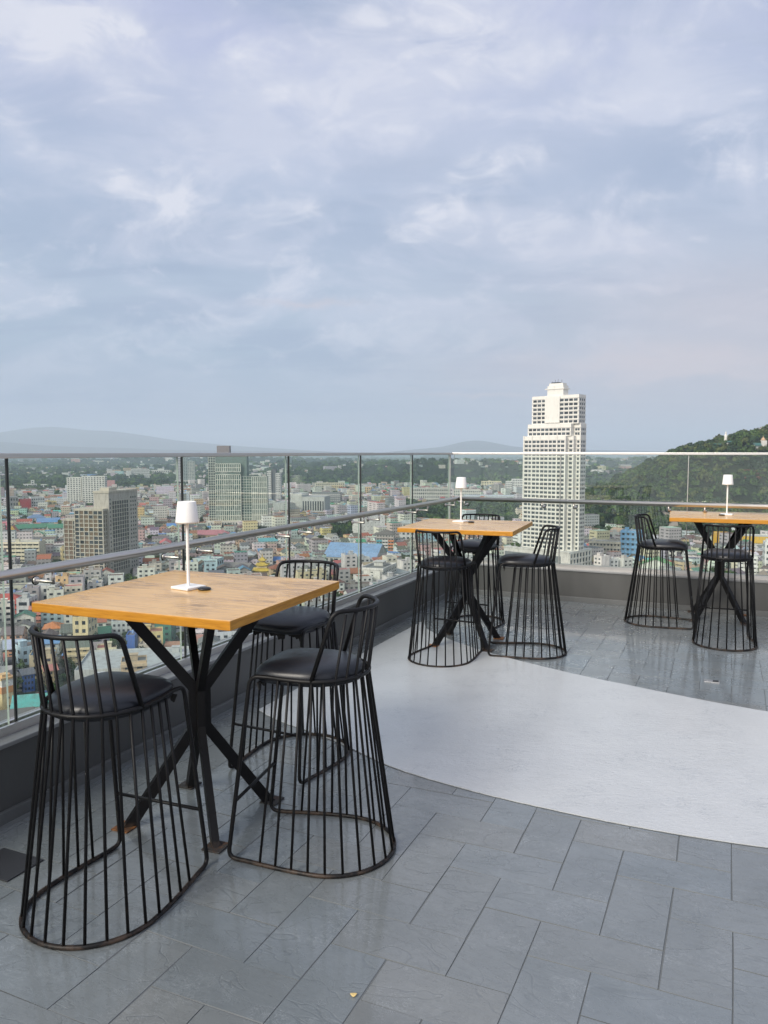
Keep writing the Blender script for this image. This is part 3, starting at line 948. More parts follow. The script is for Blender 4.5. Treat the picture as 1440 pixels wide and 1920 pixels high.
# ------------------------------------------------------------------ high tables
def make_table():
    root = empty('bar_table')
    mb = MB(); mb.bevbox(-0.464, 0.464, -0.464, 0.464, 0.963, 1.0, 0.0035, 1, 0)
    mb.build('table_top', [MAT['table_wood'], MAT['table_edge_varnish']], root)
    mb = MB(); mb.box(-0.26, 0.26, -0.26, 0.26, 0.956, 0.9628); mb.build('mounting_plate', MAT['black_steel'], root)
    for sx in (-1, 1):
        for sy in (-1, 1):
            h = 0.0165; f = 0.215
            pts = [(sx * f, sy * f, 0.006), (sx * h, sy * h, 0.405), (sx * h, sy * h, 0.575), (sx * (f + 0.01), sy * (f + 0.01), 0.956)]
            # square bar, mitred at the bends
            mb = MB()
            d = Vector((sx, sy, 0)).normalized(); q = Vector((-sy, sx, 0)).normalized()
            r = 0.0235
            ring = []
            P = [Vector(p) for p in pts]
            for i, p in enumerate(P):
                if i == 0 or i == 3:
                    sl = (P[1] - P[0]) if i == 0 else (P[3] - P[2])
                    u = d * (r / max(0.3, abs(sl.normalized().z)))
                else:
                    u = d * r
                    if i == 1: u = u + Vector((0, 0, 0.006))
                    else: u = u + Vector((0, 0, -0.006))
                w = q * 0.0155
                ring.append([p + u + w, p + u - w, p - u - w, p - u + w])
            vs = [v for rg in ring for v in rg]; fs = []
            for i in range(3):
                for j in range(4):
                    fs.append((i * 4 + j, i * 4 + (j + 1) % 4, i * 4 + 4 + (j + 1) % 4, i * 4 + 4 + j))
            fs += [(3, 2, 1, 0), (12, 13, 14, 15)]
            mb.add(vs, fs)
            lg = mb.build('leg', MAT['black_steel'], root)
            mb = MB(); mb.bevbox(sx * (f + 0.012) - 0.042, sx * (f + 0.012) + 0.042, sy * (f + 0.012) - 0.042, sy * (f + 0.012) + 0.042, 0.0005, 0.007, 0.001)
            mb.build('foot_plate', MAT['rusty_plate'], lg)
    return root


TABLES = [(-0.81, 3.32, -21.5, 'high square wooden table with worn top nearest the camera'),
          (0.70, 6.43, -20.0, 'high square wooden table in the middle, in front of the railing corner'),
          (3.23, 7.38, -20.5, 'high square wooden table at the right edge, beside the far parapet')]
proto = make_table()
for i, (x, y, a, lab) in enumerate(TABLES):
    o = proto if i == 0 else copy_tree(proto)
    o.location = (x, y, 0.0); o.rotation_euler = (0, 0, math.radians(a))
    tag(o, lab, 'bar table', 'high square tables')


# ------------------------------------------------------------------ table lamps and black pucks
def make_lamp():
    root = empty('table_lamp')
    mb = MB(); mb.bevbox(-0.054, 0.054, -0.054, 0.054, 0.0008, 0.012, 0.003); mb.build('base', MAT['lamp_white'], root)
    mb = MB(); mb.lathe([(0.0068, 0.012), (0.0068, 0.333)], 16); mb.build('stem', MAT['lamp_white'], root)
    mb = MB()
    mb.lathe([(0.0485, 0.292), (0.0510, 0.290), (0.0500, 0.298), (0.0400, 0.383), (0.0385, 0.3855), (0.036, 0.3850), (0.034, 0.380), (0.0, 0.379)], 40, cap0=False, cap1=False)
    mb.lathe([(0.0485, 0.292), (0.0375, 0.377), (0.0, 0.377)], 40, cap0=False, cap1=False)
    mb.build('lamp_shade', MAT['lamp_white'], root)
    return root


def make_puck():
    mb = MB(); mb.lathe([(0.018, 0.0006), (0.026, 0.0015), (0.029, 0.005), (0.0275, 0.0085), (0.021, 0.0115), (0.008, 0.0128), (0.0, 0.013)], 32, cap1=False)
    return mb.build('lamp_charger', MAT['black_plastic'])


lp = make_lamp(); pk = make_puck()
for i, (x, y, px, py, a, w) in enumerate([(-0.865, 3.385, -0.785, 3.345, -34, 'near'), (0.665, 6.66, 0.745, 6.585, -36, 'middle'), (3.29, 7.40, 3.215, 7.335, -30, 'far right')]):
    o = lp if i == 0 else copy_tree(lp)
    o.location = (x, y, 1.0); o.rotation_euler = (0, 0, math.radians(a))
    tag(o, 'white cordless table lamp with tapered shade on the %s table' % w, 'table lamp', 'white table lamps')
    o = pk if i == 0 else copy_tree(pk)
    o.location = (px, py, 1.0)
    tag(o, 'flat round black charger lying beside the lamp on the %s table' % w, 'lamp charger', 'black chargers by the lamps')

# ------------------------------------------------------------------ the country below
HX, HY = 767.0, 1150.0
H_PROF = [(0, 148), (120, 140), (195, 126), (259, 109), (315, 91), (386, 52), (440, 26), (500, 8), (560, 0), (1e9, 0)]


def hill_h(x, y):
    dx = x - HX; dy = (y - HY) * (1.35 if y < HY else 0.7)
    r = math.hypot(dx, dy)
    r *= 1.0 + 0.05 * math.sin(3 * math.atan2(dy, dx) + 0.8) + 0.03 * math.sin(7 * math.atan2(dy, dx))
    for (r0, h0), (r1, h1) in zip(H_PROF, H_PROF[1:]):
        if r <= r1:
            return h0 + (h1 - h0) * (r - r0) / (r1 - r0)
    return 0.0


LOW = [(330, 3300, 1000, 420, 62), (-150, 4300, 1500, 500, 40), (-1500, 6500, 2200, 600, 60), (1500, 5200, 1500, 600, 50), (3200, 7000, 1500, 800, 90)]


def land_h(x, y):
    h = hill_h(x, y)
    for cx, cyy, sx, sy, hh in LOW:
        q = ((x - cx) / sx) ** 2 + ((y - cyy) / sy) ** 2
        if q < 1: h = max(h, hh * (1 - q) ** 1.5)
    return h


def grid_mesh(x0, x1, nx, y0, y1, ny, fn):
    vs = [(x0 + (x1 - x0) * i / nx, y0 + (y1 - y0) * j / ny) for j in range(ny + 1) for i in range(nx + 1)]
    vs = [(x, y, fn(x, y)) for x, y in vs]
    fs = [(j * (nx + 1) + i, j * (nx + 1) + i + 1, (j + 1) * (nx + 1) + i + 1, (j + 1) * (nx + 1) + i) for j in range(ny) for i in range(nx)]
    mb = MB(); mb.add(vs, fs, 0, True)
    return mb


def build_land():
    mb = MB(); mb.add([(-24000, -800, GROUND), (24000, -800, GROUND), (24000, 34000, GROUND), (-24000, 34000, GROUND)], [(0, 1, 2, 3)])
    tag(mb.build('land', MAT['land']), kind='structure')
    mb = grid_mesh(150, 1500, 70, 650, 2000, 70, lambda x, y: GROUND + hill_h(x, y) - 0.6 + (1.5 * math.sin(x * .05) * math.sin(y * .043) if hill_h(x, y) > 8 else 0))
    tag(mb.build('hill', MAT['hill_land']), kind='structure')
    mb = MB()
    for cx, cyy, sx, sy, hh in LOW:
        g = grid_mesh(cx - sx, cx + sx, 40, cyy - sy, cyy + sy, 24, lambda x, y: GROUND - 1.0 + hh * max(0, 1 - ((x - cx) / sx) ** 2 - ((y - cyy) / sy) ** 2) ** 1.5)
        mb.add(g.v, g.f, 0, True)
    tag(mb.build('low_hills', MAT['hill_land']), kind='structure')
    # far ranges on the horizon
    rn = random.Random(12)
    def ridge(name, D, pts, depth):
        # pts: photo u -> ridge top v
        us = np.linspace(pts[0][0], pts[-1][0], 120)
        vs_ = np.interp(us, [p[0] for p in pts], [p[1] for p in pts])
        k = np.array([1, 2, 3, 4, 5, 4, 3, 2, 1.0]); vs_ = np.convolve(np.pad(vs_, 4, mode='edge'), k / k.sum(), 'valid')
        mb = MB(); V = []; n = len(us)
        rows = [(-1.0, 0.0), (-0.6, 0.35), (-0.25, 0.8), (0.0, 1.0), (0.4, 0.6), (1.0, 0.0)]
        for dy, hk in rows:
            for u, v in zip(us, vs_):
                x = (u - 720) / F * D; h = (848 - v) / F * D + 100
                V.append((x, D + dy * depth, GROUND - 5 + (h + 5) * hk * (1 + rn.uniform(-.03, .03) * (hk < 1))))
        Fs = [(r * n + i, r * n + i + 1, (r + 1) * n + i + 1, (r + 1) * n + i) for r in range(len(rows) - 1) for i in range(n - 1)]
        mb.add(V, Fs, 0, True)
        tag(mb.build(name, MAT['mountain_land']), kind='structure')
    ridge('mountain_range', 21000, [(-300, 838), (-120, 826), (0, 812), (45, 804), (95, 800), (130, 802), (165, 808), (200, 807), (240, 812), (290, 819), (330, 826), (400, 832), (470, 838), (560, 843), (640, 848)], 2600)
    ridge('foothills', 16000, [(-300, 826), (-100, 824), (10, 828), (60, 834), (140, 838), (240, 840), (300, 843), (420, 845), (700, 848)], 1500)
    ridge('far_hill', 19000, [(700, 850), (760, 844), (830, 838), (862, 829), (885, 825), (905, 826), (930, 831), (965, 838), (1040, 842), (1200, 845), (1400, 850)], 1800)


build_land()


# ------------------------------------------------------------------ foliage
def leaf_cloud(lobes, n, size, seed):
    """leaf-sized quads spread over the shells of several lobes: (x, y, z, rx, rz)"""
    rn = np.random.default_rng(seed)
    L = np.array(lobes, dtype=float)
    w = L[:, 3] ** 2; idx = rn.choice(len(L), n, p=w / w.sum())
    d = rn.normal(size=(n, 3)); d /= np.linalg.norm(d, axis=1)[:, None]
    r = rn.uniform(0.62, 1.05, n) * (1 + 0.12 * np.sin(5 * np.arctan2(d[:, 1], d[:, 0]) + idx))
    c = L[idx, :3] + d * r[:, None] * np.stack([L[idx, 3], L[idx, 3], L[idx, 4]], 1)
    nrm = d + rn.normal(size=(n, 3)) * 0.55; nrm /= np.linalg.norm(nrm, axis=1)[:, None]
    t = np.cross(nrm, rn.normal(size=(n, 3))); t /= np.linalg.norm(t, axis=1)[:, None]
    b = np.cross(nrm, t)
    s = size * rn.uniform(0.6, 1.3, n)
    q = np.stack([c + (t * s[:, None]), c + (b * s[:, None] * 0.8) + nrm * 0.15 * s[:, None], c - (t * s[:, None]), c - (b * s[:, None] * 0.8) + nrm * 0.1 * s[:, None]], 1)
    return q.reshape(-1, 3)


def quads_mesh(name, V, mats, mat_idx=None):
    n = len(V) // 4
    me = bpy.data.meshes.new(name)
    me.vertices.add(n * 4); me.vertices.foreach_set('co', V.astype(np.float32).ravel())
    me.loops.add(n * 4); me.loops.foreach_set('vertex_index', np.arange(n * 4, dtype=np.int32))
    me.polygons.add(n); me.polygons.foreach_set('loop_start', np.arange(0, n * 4, 4, dtype=np.int32))
    if mat_idx is not None:
        me.polygons.foreach_set('material_index', mat_idx.astype(np.int32))
    me.update(calc_edges=True); me.validate()
    for m in mats:
        me.materials.append(m)
    return me


def tree_proto(kind, seed):
    """a tree about 9 m high: tapered trunk with limbs, crown of leaf clusters"""
    rn = random.Random(seed)
    if kind == 'broad':
        lobes = [(0, 0, 6.2, 2.6, 2.3)] + [(2.4 * math.cos(a) * rn.uniform(.7, 1.1), 2.4 * math.sin(a) * rn.uniform(.7, 1.1), rn.uniform(4.4, 6.6), rn.uniform(1.3, 1.9), rn.uniform(1.1, 1.6)) for a in [k * 1.05 + rn.uniform(-.3, .3) for k in range(6)]]
        n, size = 520, 0.62
    elif kind == 'tall':
        lobes = [(rn.uniform(-.5, .5), rn.uniform(-.5, .5), z, r, 1.5) for z, r in ((3.4, 1.5), (5.0, 1.9), (6.6, 1.7), (8.0, 1.2), (9.0, .7))]
        n, size = 420, 0.55
    elif kind == 'palm':
        V = []
        for k in range(15):
            a = 2 * math.pi * k / 15 + rn.uniform(-.2, .2); el = rn.uniform(-0.1, 0.9)
            p = Vector((0, 0, 8.4)); d = Vector((math.cos(a) * math.cos(el), math.sin(a) * math.cos(el), math.sin(el)))
            w = Vector((-math.sin(a), math.cos(a), 0)); pw = 0.06
            for s in range(5):
                q = p + d * 0.75; nw = [0.42, 0.5, 0.42, 0.28, 0.03][s]
                V += [p - w * pw, p + w * pw, q + w * nw - Vector((0, 0, 0.12)), q - w * nw - Vector((0, 0, .12))]
                p = q; pw = nw; d = (d + Vector((0, 0, -0.30))).normalized()
        V = np.array([tuple(v) for v in V])
        crown = quads_mesh('palm_crown', V, [MAT['leaves']])
        mb = MB(); mb.tube([(0, 0, -0.3), (0.15, 0.1, 3), (0.1, 0.2, 6), (0, 0, 8.5)], [0.22, 0.17, 0.14, 0.12], 7)
        return crown, mb.mesh('trunk')
    else:
        lobes = [(rn.uniform(-1.6, 1.6), rn.uniform(-1.6, 1.6), rn.uniform(2.4, 5.4), rn.uniform(1.3, 2.0), rn.uniform(1.0, 1.5)) for k in range(7)]
        n, size = 480, 0.6
    crown = quads_mesh('crown_' + kind, leaf_cloud(lobes, n, size, seed), [MAT['leaves']])
    mb = MB()
    top = max(l[2] for l in lobes)
    mb.tube([(0, 0, -0.3), (0.08, 0.05, 1.4), (0.0, 0.1, 2.8), (0, 0, top)], [0.30, 0.22, 0.17, 0.05], 7)
    for l in lobes[1:]:
        mb.tube([(0, 0.05, 2.2 + rn.uniform(0, .6)), (l[0] * .5, l[1] * .5, 3.2), (l[0], l[1], max(3.3, l[2]))], [0.12, 0.08, 0.03], 5)
    return crown, mb.mesh('trunk')


TREE_PROTOS = {}
for k, (kind, mt) in enumerate((('broad', 'leaves'), ('broad', 'leaves_deep'), ('bushy', 'leaves'), ('bushy', 'leaves_olive'), ('tall', 'leaves_deep'), ('tall', 'leaves'), ('palm', 'leaves'))):
    cr, tr = tree_proto(kind, 30 + k)
    cr.materials.clear(); cr.materials.append(MAT[mt]); tr.materials.append(MAT['bark'])
    TREE_PROTOS.setdefault(kind, []).append((cr, tr, mt))


# ------------------------------------------------------------------ the town: builders
USED = []          # footprints taken: x, y, radius
LANDMARKS = []     # (u, v, short name) for telling small buildings apart
WIN_CACHE = {}


def window_mesh(w, h, mat):
    key = (round(w, 1), round(h, 1), mat)
    if key not in WIN_CACHE:
        w, h = max(0.4, key[0]), max(0.4, key[1])
        mb = MB()
        mb.box(-w / 2, w / 2, -0.06, 0.04, 0, h)
        me = mb.mesh('window'); me.materials.append(MAT[mat])
        WIN_CACHE[key] = me
    return WIN_CACHE[key]


def gable(mb, x0, x1, y0, y1, z, h, ov=0.5, along='x', t=0.18):
    """two sloping sheets with thickness"""
    if along == 'x':
        ym = (y0 + y1) / 2
        for ye, s in ((y0 - ov, 1), (y1 + ov, -1)):
            zz = z - h * ov / ((y1 - y0) / 2)
            a = [(x0 - ov, ye, zz), (x1 + ov, ye, zz), (x1 + ov, ym, z + h), (x0 - ov, ym, z + h)]
            if s < 0: a = [a[1], a[0], a[3], a[2]]
            b = [(p[0], p[1], p[2] + t) for p in a]
            mb.add(a + b, [(3, 2, 1, 0), (4, 5, 6, 7), (0, 1, 5, 4), (1, 2, 6, 5), (2, 3, 7, 6), (3, 0, 4, 7)])
    else:
        xm = (x0 + x1) / 2
        for xe, s in ((x0 - ov, -1), (x1 + ov, 1)):
            zz = z - h * ov / ((x1 - x0) / 2)
            a = [(xe, y0 - ov, zz), (xe, y1 + ov, zz), (xm, y1 + ov, z + h), (xm, y0 - ov, z + h)]
            if s > 0: pass
            else: a = [a[1], a[0], a[3], a[2]]
            b = [(p[0], p[1], p[2] + t) for p in a]
            mb.add(a + b, [(3, 2, 1, 0), (4, 5, 6, 7), (0, 1, 5, 4), (1, 2, 6, 5), (2, 3, 7, 6), (3, 0, 4, 7)])


def hip(mb, x0, x1, y0, y1, z, h, ov=0.6):
    x0 -= ov; x1 += ov; y0 -= ov; y1 += ov
    w = x1 - x0; d = y1 - y0; ins = min(w, d) / 2
    if w >= d:
        r0 = (x0 + ins, (y0 + y1) / 2, z + h); r1 = (x1 - ins + 0.01, (y0 + y1) / 2, z + h)
    else:
        r0 = ((x0 + x1) / 2, y0 + ins, z + h); r1 = ((x0 + x1) / 2, y1 - ins + 0.01, z + h)
    V = [(x0, y0, z), (x1, y0, z), (x1, y1, z), (x0, y1, z), r0, r1, (x0, y0, z - .2), (x1, y0, z - .2), (x1, y1, z - .2), (x0, y1, z - .2)]
    if w >= d:
        Fs = [(0, 1, 5, 4), (1, 2, 5), (2, 3, 4, 5), (3, 0, 4)]
    else:
        Fs = [(0, 1, 4), (1, 2, 5, 4), (2, 3, 5), (3, 0, 4, 5)]
    Fs += [(0, 6, 7, 1), (1, 7, 8, 2), (2, 8, 9, 3), (3, 9, 6, 0), (9, 8, 7, 6)]
    mb.add(V, Fs)


def gable_ends(mb, x0, x1, y0, y1, z, h, along):
    if along == 'x':
        ym = (y0 + y1) / 2
        for x in (x0, x1):
            mb.add([(x, y0, z), (x, y1, z), (x, ym, z + h)], [(0, 1, 2) if x == x1 else (2, 1, 0)])
    else:
        xm = (x0 + x1) / 2
        for y in (y0, y1):
            mb.add([(x0, y, z), (x1, y, z), (xm, y, z + h)], [(0, 1, 2) if y == y0 else (2, 1, 0)])


class Building:
    def __init__(s, name, label, cat, x, y, rz, group=None, short=None):
        z = GROUND
        s.root = tag(empty(name, (x, y, z), rz), label, cat, group)
        s.rz = rz; s.wins = []; s.p = Vector((x, y, z))
        if short: LANDMARKS.append((*project((x, y, GROUND + 8)), short, math.hypot(x, y)))

    def part(s, name, mb, mat, color=None, parent=None, kind=None):
        o = mb.build(name, MAT[mat] if isinstance(mat, str) else [MAT[q] for q in mat], parent or s.root, (0, 0, 0), color)
        if kind: o['kind'] = kind
        return o

    def windows(s, face, a0, a1, b, z0, z1, bays, floors, fw=0.5, fh=0.45, mat='window_glass', zoff=0.3, skip=None, name='window'):
        """window openings on one face: a0..a1 runs along the face at plane b"""
        bw = (a1 - a0) / bays; fhh = (z1 - z0) / floors
        for j in range(floors):
            for i in range(bays):
                if skip and skip(i, j): continue
                a = a0 + bw * (i + 0.5); z = z0 + fhh * (j + zoff)
                if face == 'F': M = Matrix.Translation((a, b, z))
                elif face == 'B': M = Matrix.Translation((a, b, z)) @ Matrix.Rotation(math.pi, 4, 'Z')
                elif face == 'R': M = Matrix.Translation((b, a, z)) @ Matrix.Rotation(math.pi / 2, 4, 'Z')
                else: M = Matrix.Translation((b, a, z)) @ Matrix.Rotation(-math.pi / 2, 4, 'Z')
                s.wins.append((M, bw * fw, fhh * fh, mat, name))

    def finish(s, cap=96):
        rest = {}
        for k, (M, w, h, mat, nm) in enumerate(s.wins):
            me = window_mesh(w, h, mat)
            if k < cap:
                o = link(nm, me, s.root); o.matrix_local = M
            else:
                rest.setdefault(mat, MB()).add([M @ Vector(v.co) for v in me.vertices], [tuple(p.vertices) for p in me.polygons])
        for mat, mb in rest.items():
            o = mb.build('windows', MAT[mat], s.root); o['kind'] = 'stuff'
        return s.root


def clutter(B, x0, x1, y0, y1, z, rn, wall, n=2):
    """roof-top stair house, tanks and parapet"""
    w = x1 - x0; d = y1 - y0
    mb = MB(); t = 0.25; h = 0.9
    mb.box(x0, x1, y0, y0 + t, z, z + h); mb.box(x0, x1, y1 - t, y1, z, z + h)
    mb.box(x0, x0 + t, y0 + t, y1 - t, z, z + h); mb.box(x1 - t, x1, y0 + t, y1 - t, z, z + h)
    B.part('roof_parapet', mb, 'painted_wall', wall)
    if w > 6 and d > 6 and n > 0:
        mb = MB(); cx = rn.uniform(x0 + 2.2, x1 - 2.2); cyy = rn.uniform(y0 + 2.5, y1 - 2.2)
        mb.box(cx - 1.6, cx + 1.6, cyy - 1.5, cyy + 1.5, z, z + 2.7); mb.box(cx - 1.9, cx + 1.9, cyy - 1.8, cyy + 1.8, z + 2.7, z + 2.85)
        B.part('stair_house', mb, 'painted_wall', tuple(k * 0.9 for k in wall))
    if n > 1:
        mb = MB()
        mb.lathe([(0.75, z), (0.75, z + 1.7), (0.3, z + 2.05)], 10, 0, Matrix.Translation((rn.uniform(x0 + 1.5, x1 - 1.5), rn.uniform(y0 + 1.5, y1 - 1.5), 0)))
        B.part('water_tank', mb, 'painted_wall', rn.choice([(0.5, 0.52, 0.55), (0.18, 0.28, 0.5), (0.6, 0.6, 0.6)]))


def simple_building(name, label, cat, u, vb, wpx, hpx, dm, r, wall, roof, rcol, floors, bays, short=None, sbays=3, fw=0.5, fh=0.45,
                    bands=None, seed=1, group=None, rh=None, along='x', mat='window_glass', xy=None, size=None, tanks=2):
    """u, vb: photo position of the middle of the front wall's foot; wpx, hpx: its size there in photo pixels"""
    rn = random.Random(seed * 77 + int(u))
    if xy is None:
        p = at(u, vb, GROUND)
        D = p.y
        w = wpx * D / F / max(0.5, math.cos(math.radians(r))); h = hpx * D / F
        rz = -math.atan2(p.x, p.y) + math.radians(r)
    else:
        p = Vector((xy[0], xy[1], GROUND)); rz = math.radians(r); w, h = size
    B = Building(name, label, cat, p.x, p.y, rz, group, short)
    cz = Matrix.Rotation(rz, 3, 'Z') @ Vector((0, dm / 2, 0))
    USED.append((p.x + cz.x, p.y + cz.y, math.hypot(w, dm) / 2, w / 2 + 1, dm / 2 + 1, rz))
    x0, x1, y0, y1 = -w / 2, w / 2, 0.0, dm
    eave = h
    if roof in ('gable', 'hip'):
        rh = rh if rh is not None else min(0.28 * min(w, dm), 0.45 * h)
        eave = h - rh
    mb = MB(); mb.box(x0, x1, y0, y1, -1.0, eave)
    if roof == 'gable':
        gable_ends(mb, x0, x1, y0, y1, eave, rh, along)
    B.part('wall', mb, 'painted_wall', wall)
    mb = MB()
    if roof == 'gable':
        gable(mb, x0, x1, y0, y1, eave + 0.05, rh, 0.6, along); B.part('roof', mb, 'sheet_roof', rcol)
    elif roof == 'hip':
        hip(mb, x0, x1, y0, y1, eave + 0.2, rh); B.part('roof', mb, 'sheet_roof', rcol)
    else:
        mb.box(x0 + 0.25, x1 - 0.25, y0 + 0.25, y1 - 0.25, eave, eave + 0.15); B.part('roof', mb, 'sheet_roof', rcol)
        clutter(B, x0, x1, y0, y1, eave, rn, wall, tanks)
    if floors:
        fz = eave
        B.windows('F', x0 + 0.4, x1 - 0.4, y0, 0.2, fz - 0.2, bays, floors, fw, fh, mat)
        if sbays:
            rel = math.degrees(rz + math.atan2(p.x, p.y))
            side = 'L' if rel > 3 else 'R'
            B.windows(side, y0 + 0.6, y1 - 0.6, x0 if side == 'L' else x1, 0.2, fz - 0.2, sbays, floors, fw * 0.9, fh, mat)
    if bands and floors:
        for j in range(1, floors + 1):
            z = (eave) * j / floors
            mb = MB(); mb.box(x0 - 0.25, x1 + 0.25, y0 - 0.9, y0 - 0.02, z - 1.15 - 0.15, z - 0.2 if bands == 'balcony' else z - 0.75)
            B.part('balcony' if bands == 'balcony' else 'ledge', mb, 'painted_wall', tuple(min(0.85, k * 1.08) for k in wall))
    B.finish()
    return B

WHITE = (0.74, 0.73, 0.68); CREAM = (0.66, 0.61, 0.47); YELLOW = (0.66, 0.54, 0.28); PINK = (0.60, 0.34, 0.30); AQUA = (0.42, 0.62, 0.62)
GREY = (0.40, 0.40, 0.39); TAN = (0.55, 0.42, 0.28); DGREY = (0.16, 0.16, 0.16); BLUE = (0.10, 0.22, 0.50); SKYB = (0.25, 0.48, 0.68)
R_GREY = (0.15, 0.15, 0.15); R_RUST = (0.30, 0.12, 0.07); R_RED = (0.42, 0.13, 0.11); R_BLUE = (0.13, 0.24, 0.42); R_GREEN = (0.07, 0.24, 0.15); R_LIGHT = (0.45, 0.46, 0.45); R_BROWN = (0.13, 0.09, 0.07); R_TEAL = (0.12, 0.36, 0.34)


def hero(u, v, r):
    p = at(u, v, GROUND)
    return p, -math.atan2(p.x, p.y) + math.radians(r)


def grid_frame(mb, face, a0, a1, b, z0, z1, nb, nf, t, dep):
    """raised frame lines over a facade: verticals and floor lines, butted, one pattern"""
    out = dep if face in ('R',) else -dep
    def bx(s0, s1, q0, q1, e=0.0):
        lo, hi = sorted((b + out * 0.02, b + out * (1 + e)))
        if face == 'F': mb.box(s0, s1, lo, hi, q0, q1)
        else: mb.box(lo, hi, s0, s1, q0, q1)
    for i in range(nb + 1):
        a = a0 + (a1 - a0) * i / nb
        bx(a - t / 2, a + t / 2, z0, z1, 0.15)
    for j in range(nf + 1):
        z = z0 + (z1 - z0) * j / nf
        for i in range(nb):
            s0 = a0 + (a1 - a0) * i / nb + t / 2; s1 = a0 + (a1 - a0) * (i + 1) / nb - t / 2
            bx(s0, s1, z - t / 2, z + t / 2)


def taken(x, y, r):
    for (a, b, c, hw, hd, rz) in USED:
        d = math.hypot(x - a, y - b)
        if d < c + r:
            ca, sa = math.cos(-rz), math.sin(-rz)
            lx = (x - a) * ca - (y - b) * sa; ly = (x - a) * sa + (y - b) * ca
            if abs(lx) < hw + r * 0.8 and abs(ly) < hd + r * 0.8:
                return True
    return False


def reserve(p, rz, cx, cyy, hw, hd):
    q = Matrix.Rotation(rz, 3, 'Z') @ Vector((cx, cyy, 0))
    USED.append((p.x + q.x, p.y + q.y, math.hypot(hw, hd), hw + 1, hd + 1, rz))


def white_tower():
    p, rz = hero(1056, 1080, -30)
    B = Building('tower_block', 'tall stepped white residential tower rising above the far railing', 'tower block', p.x, p.y, rz, None, 'the tall white tower')
    reserve(p, rz, -22, 12, 33, 20)
    FH = 3.5
    def vol(x0, x1, y0, y1, z0, z1, bays, sb, nm='wall'):
        mb = MB(); mb.box(x0, x1, y0, y1, z0, z1); B.part(nm, mb, 'white_paint')
        mb = MB(); nf = int((z1 - z0) / FH)
        for j in range(1, nf + 1):
            z = z0 + FH * j - 0.2
            mb.box(x0 - 0.15, x1 + 0.25, y0 - 0.35, y0 - 0.01, z, z + 0.55)
            mb.box(x1 + 0.01, x1 + 0.25, y0, y1, z, z + 0.55)
        B.part('ledge', mb, 'white_paint')
        B.windows('F', x0 + 0.8, x1 - 0.8, y0, z0 + 0.1, z0 + 0.1 + nf * FH, bays, nf, 0.80, 0.58, 'window_glass', 0.18)
        if sb: B.windows('R', y0 + 0.8, y1 - 0.8, x1, z0 + 0.1, z0 + 0.1 + nf * FH, sb, nf, 0.55, 0.52, 'window_glass', 0.2)
    vol(-36, 8, 6, 17, 125.02, 148.4, 10, 3)
    vol(-38, 3, 3, 17, 115.02, 125, 10, 0); vol(3.02, 9, 8, 17, 115.02, 125, 2, 3, 'wing')
    vol(-40, 0, 0, 17, 21, 115, 10, 0)
    vol(0.02, 5, 4, 17, 21, 115, 1, 0, 'wing'); vol(5.02, 9, 8, 17, 21, 115, 1, 3, 'wing')
    mb = MB()
    for x in (-40.2, -32.2, -24.2, -16.2, -8.2, -0.6): mb.box(x, x + 0.9, -0.5, -0.36, 21, 115.4)
    B.part('pier', mb, 'white_paint')
    mb = MB(); mb.box(-23, -9, 5.0, 5.6, 126, 147.4); B.part('blank_panel', mb, 'white_paint')
    mb = MB(); mb.box(-22, -7, 7, 15, 148.4, 156.5); mb.box(-24, -6, 6.5, 16, 153.6, 154.4); mb.box(-21, -8, 8, 14, 156.5, 158.6); B.part('crown', mb, 'white_paint')
    mb = MB()
    for q in (-20, -17, -14.5, -11): mb.tube([(q, 11, 158.6), (q + .2, 11, 160.6 + (q % 2))], 0.12, 5)
    mb.box(-19.5, -12.5, 9, 13, 158.6, 159.5); B.part('antenna', mb, 'post_paint')
    mb = MB(); mb.box(-54, 9, -7, 30, -1, 20.2); mb.box(-54.4, 9.4, -7.4, 30.4, 20.2, 20.98); B.part('podium', mb, 'painted_wall', (0.60, 0.59, 0.55))
    mb = MB(); grid_frame(mb, 'R', -6, 29, 9, 1, 20, 7, 4, 0.8, 0.5); B.part('podium_frame', mb, 'white_paint')
    mb = MB(); mb.box(-53, 1.5, -7.25, -7.02, 11, 17); B.part('podium_glass', mb, 'painted_wall', (0.17, 0.19, 0.20))
    B.windows('R', -5.5, 28.5, 9, 1, 20, 7, 4, 0.6, 0.6, 'window_glass', 0.15)
    V = []
    rn = random.Random(5)
    mb_v = np.concatenate([leaf_cloud([(rn.uniform(-50, -41), rn.uniform(-5, 20), 22.2, 1.6, 1.4)], 60, 0.6, 80 + k) for k in range(9)])
    me = quads_mesh('roof_garden', mb_v, [MAT['leaves']]); link('roof_garden', me, B.root)
    B.finish()


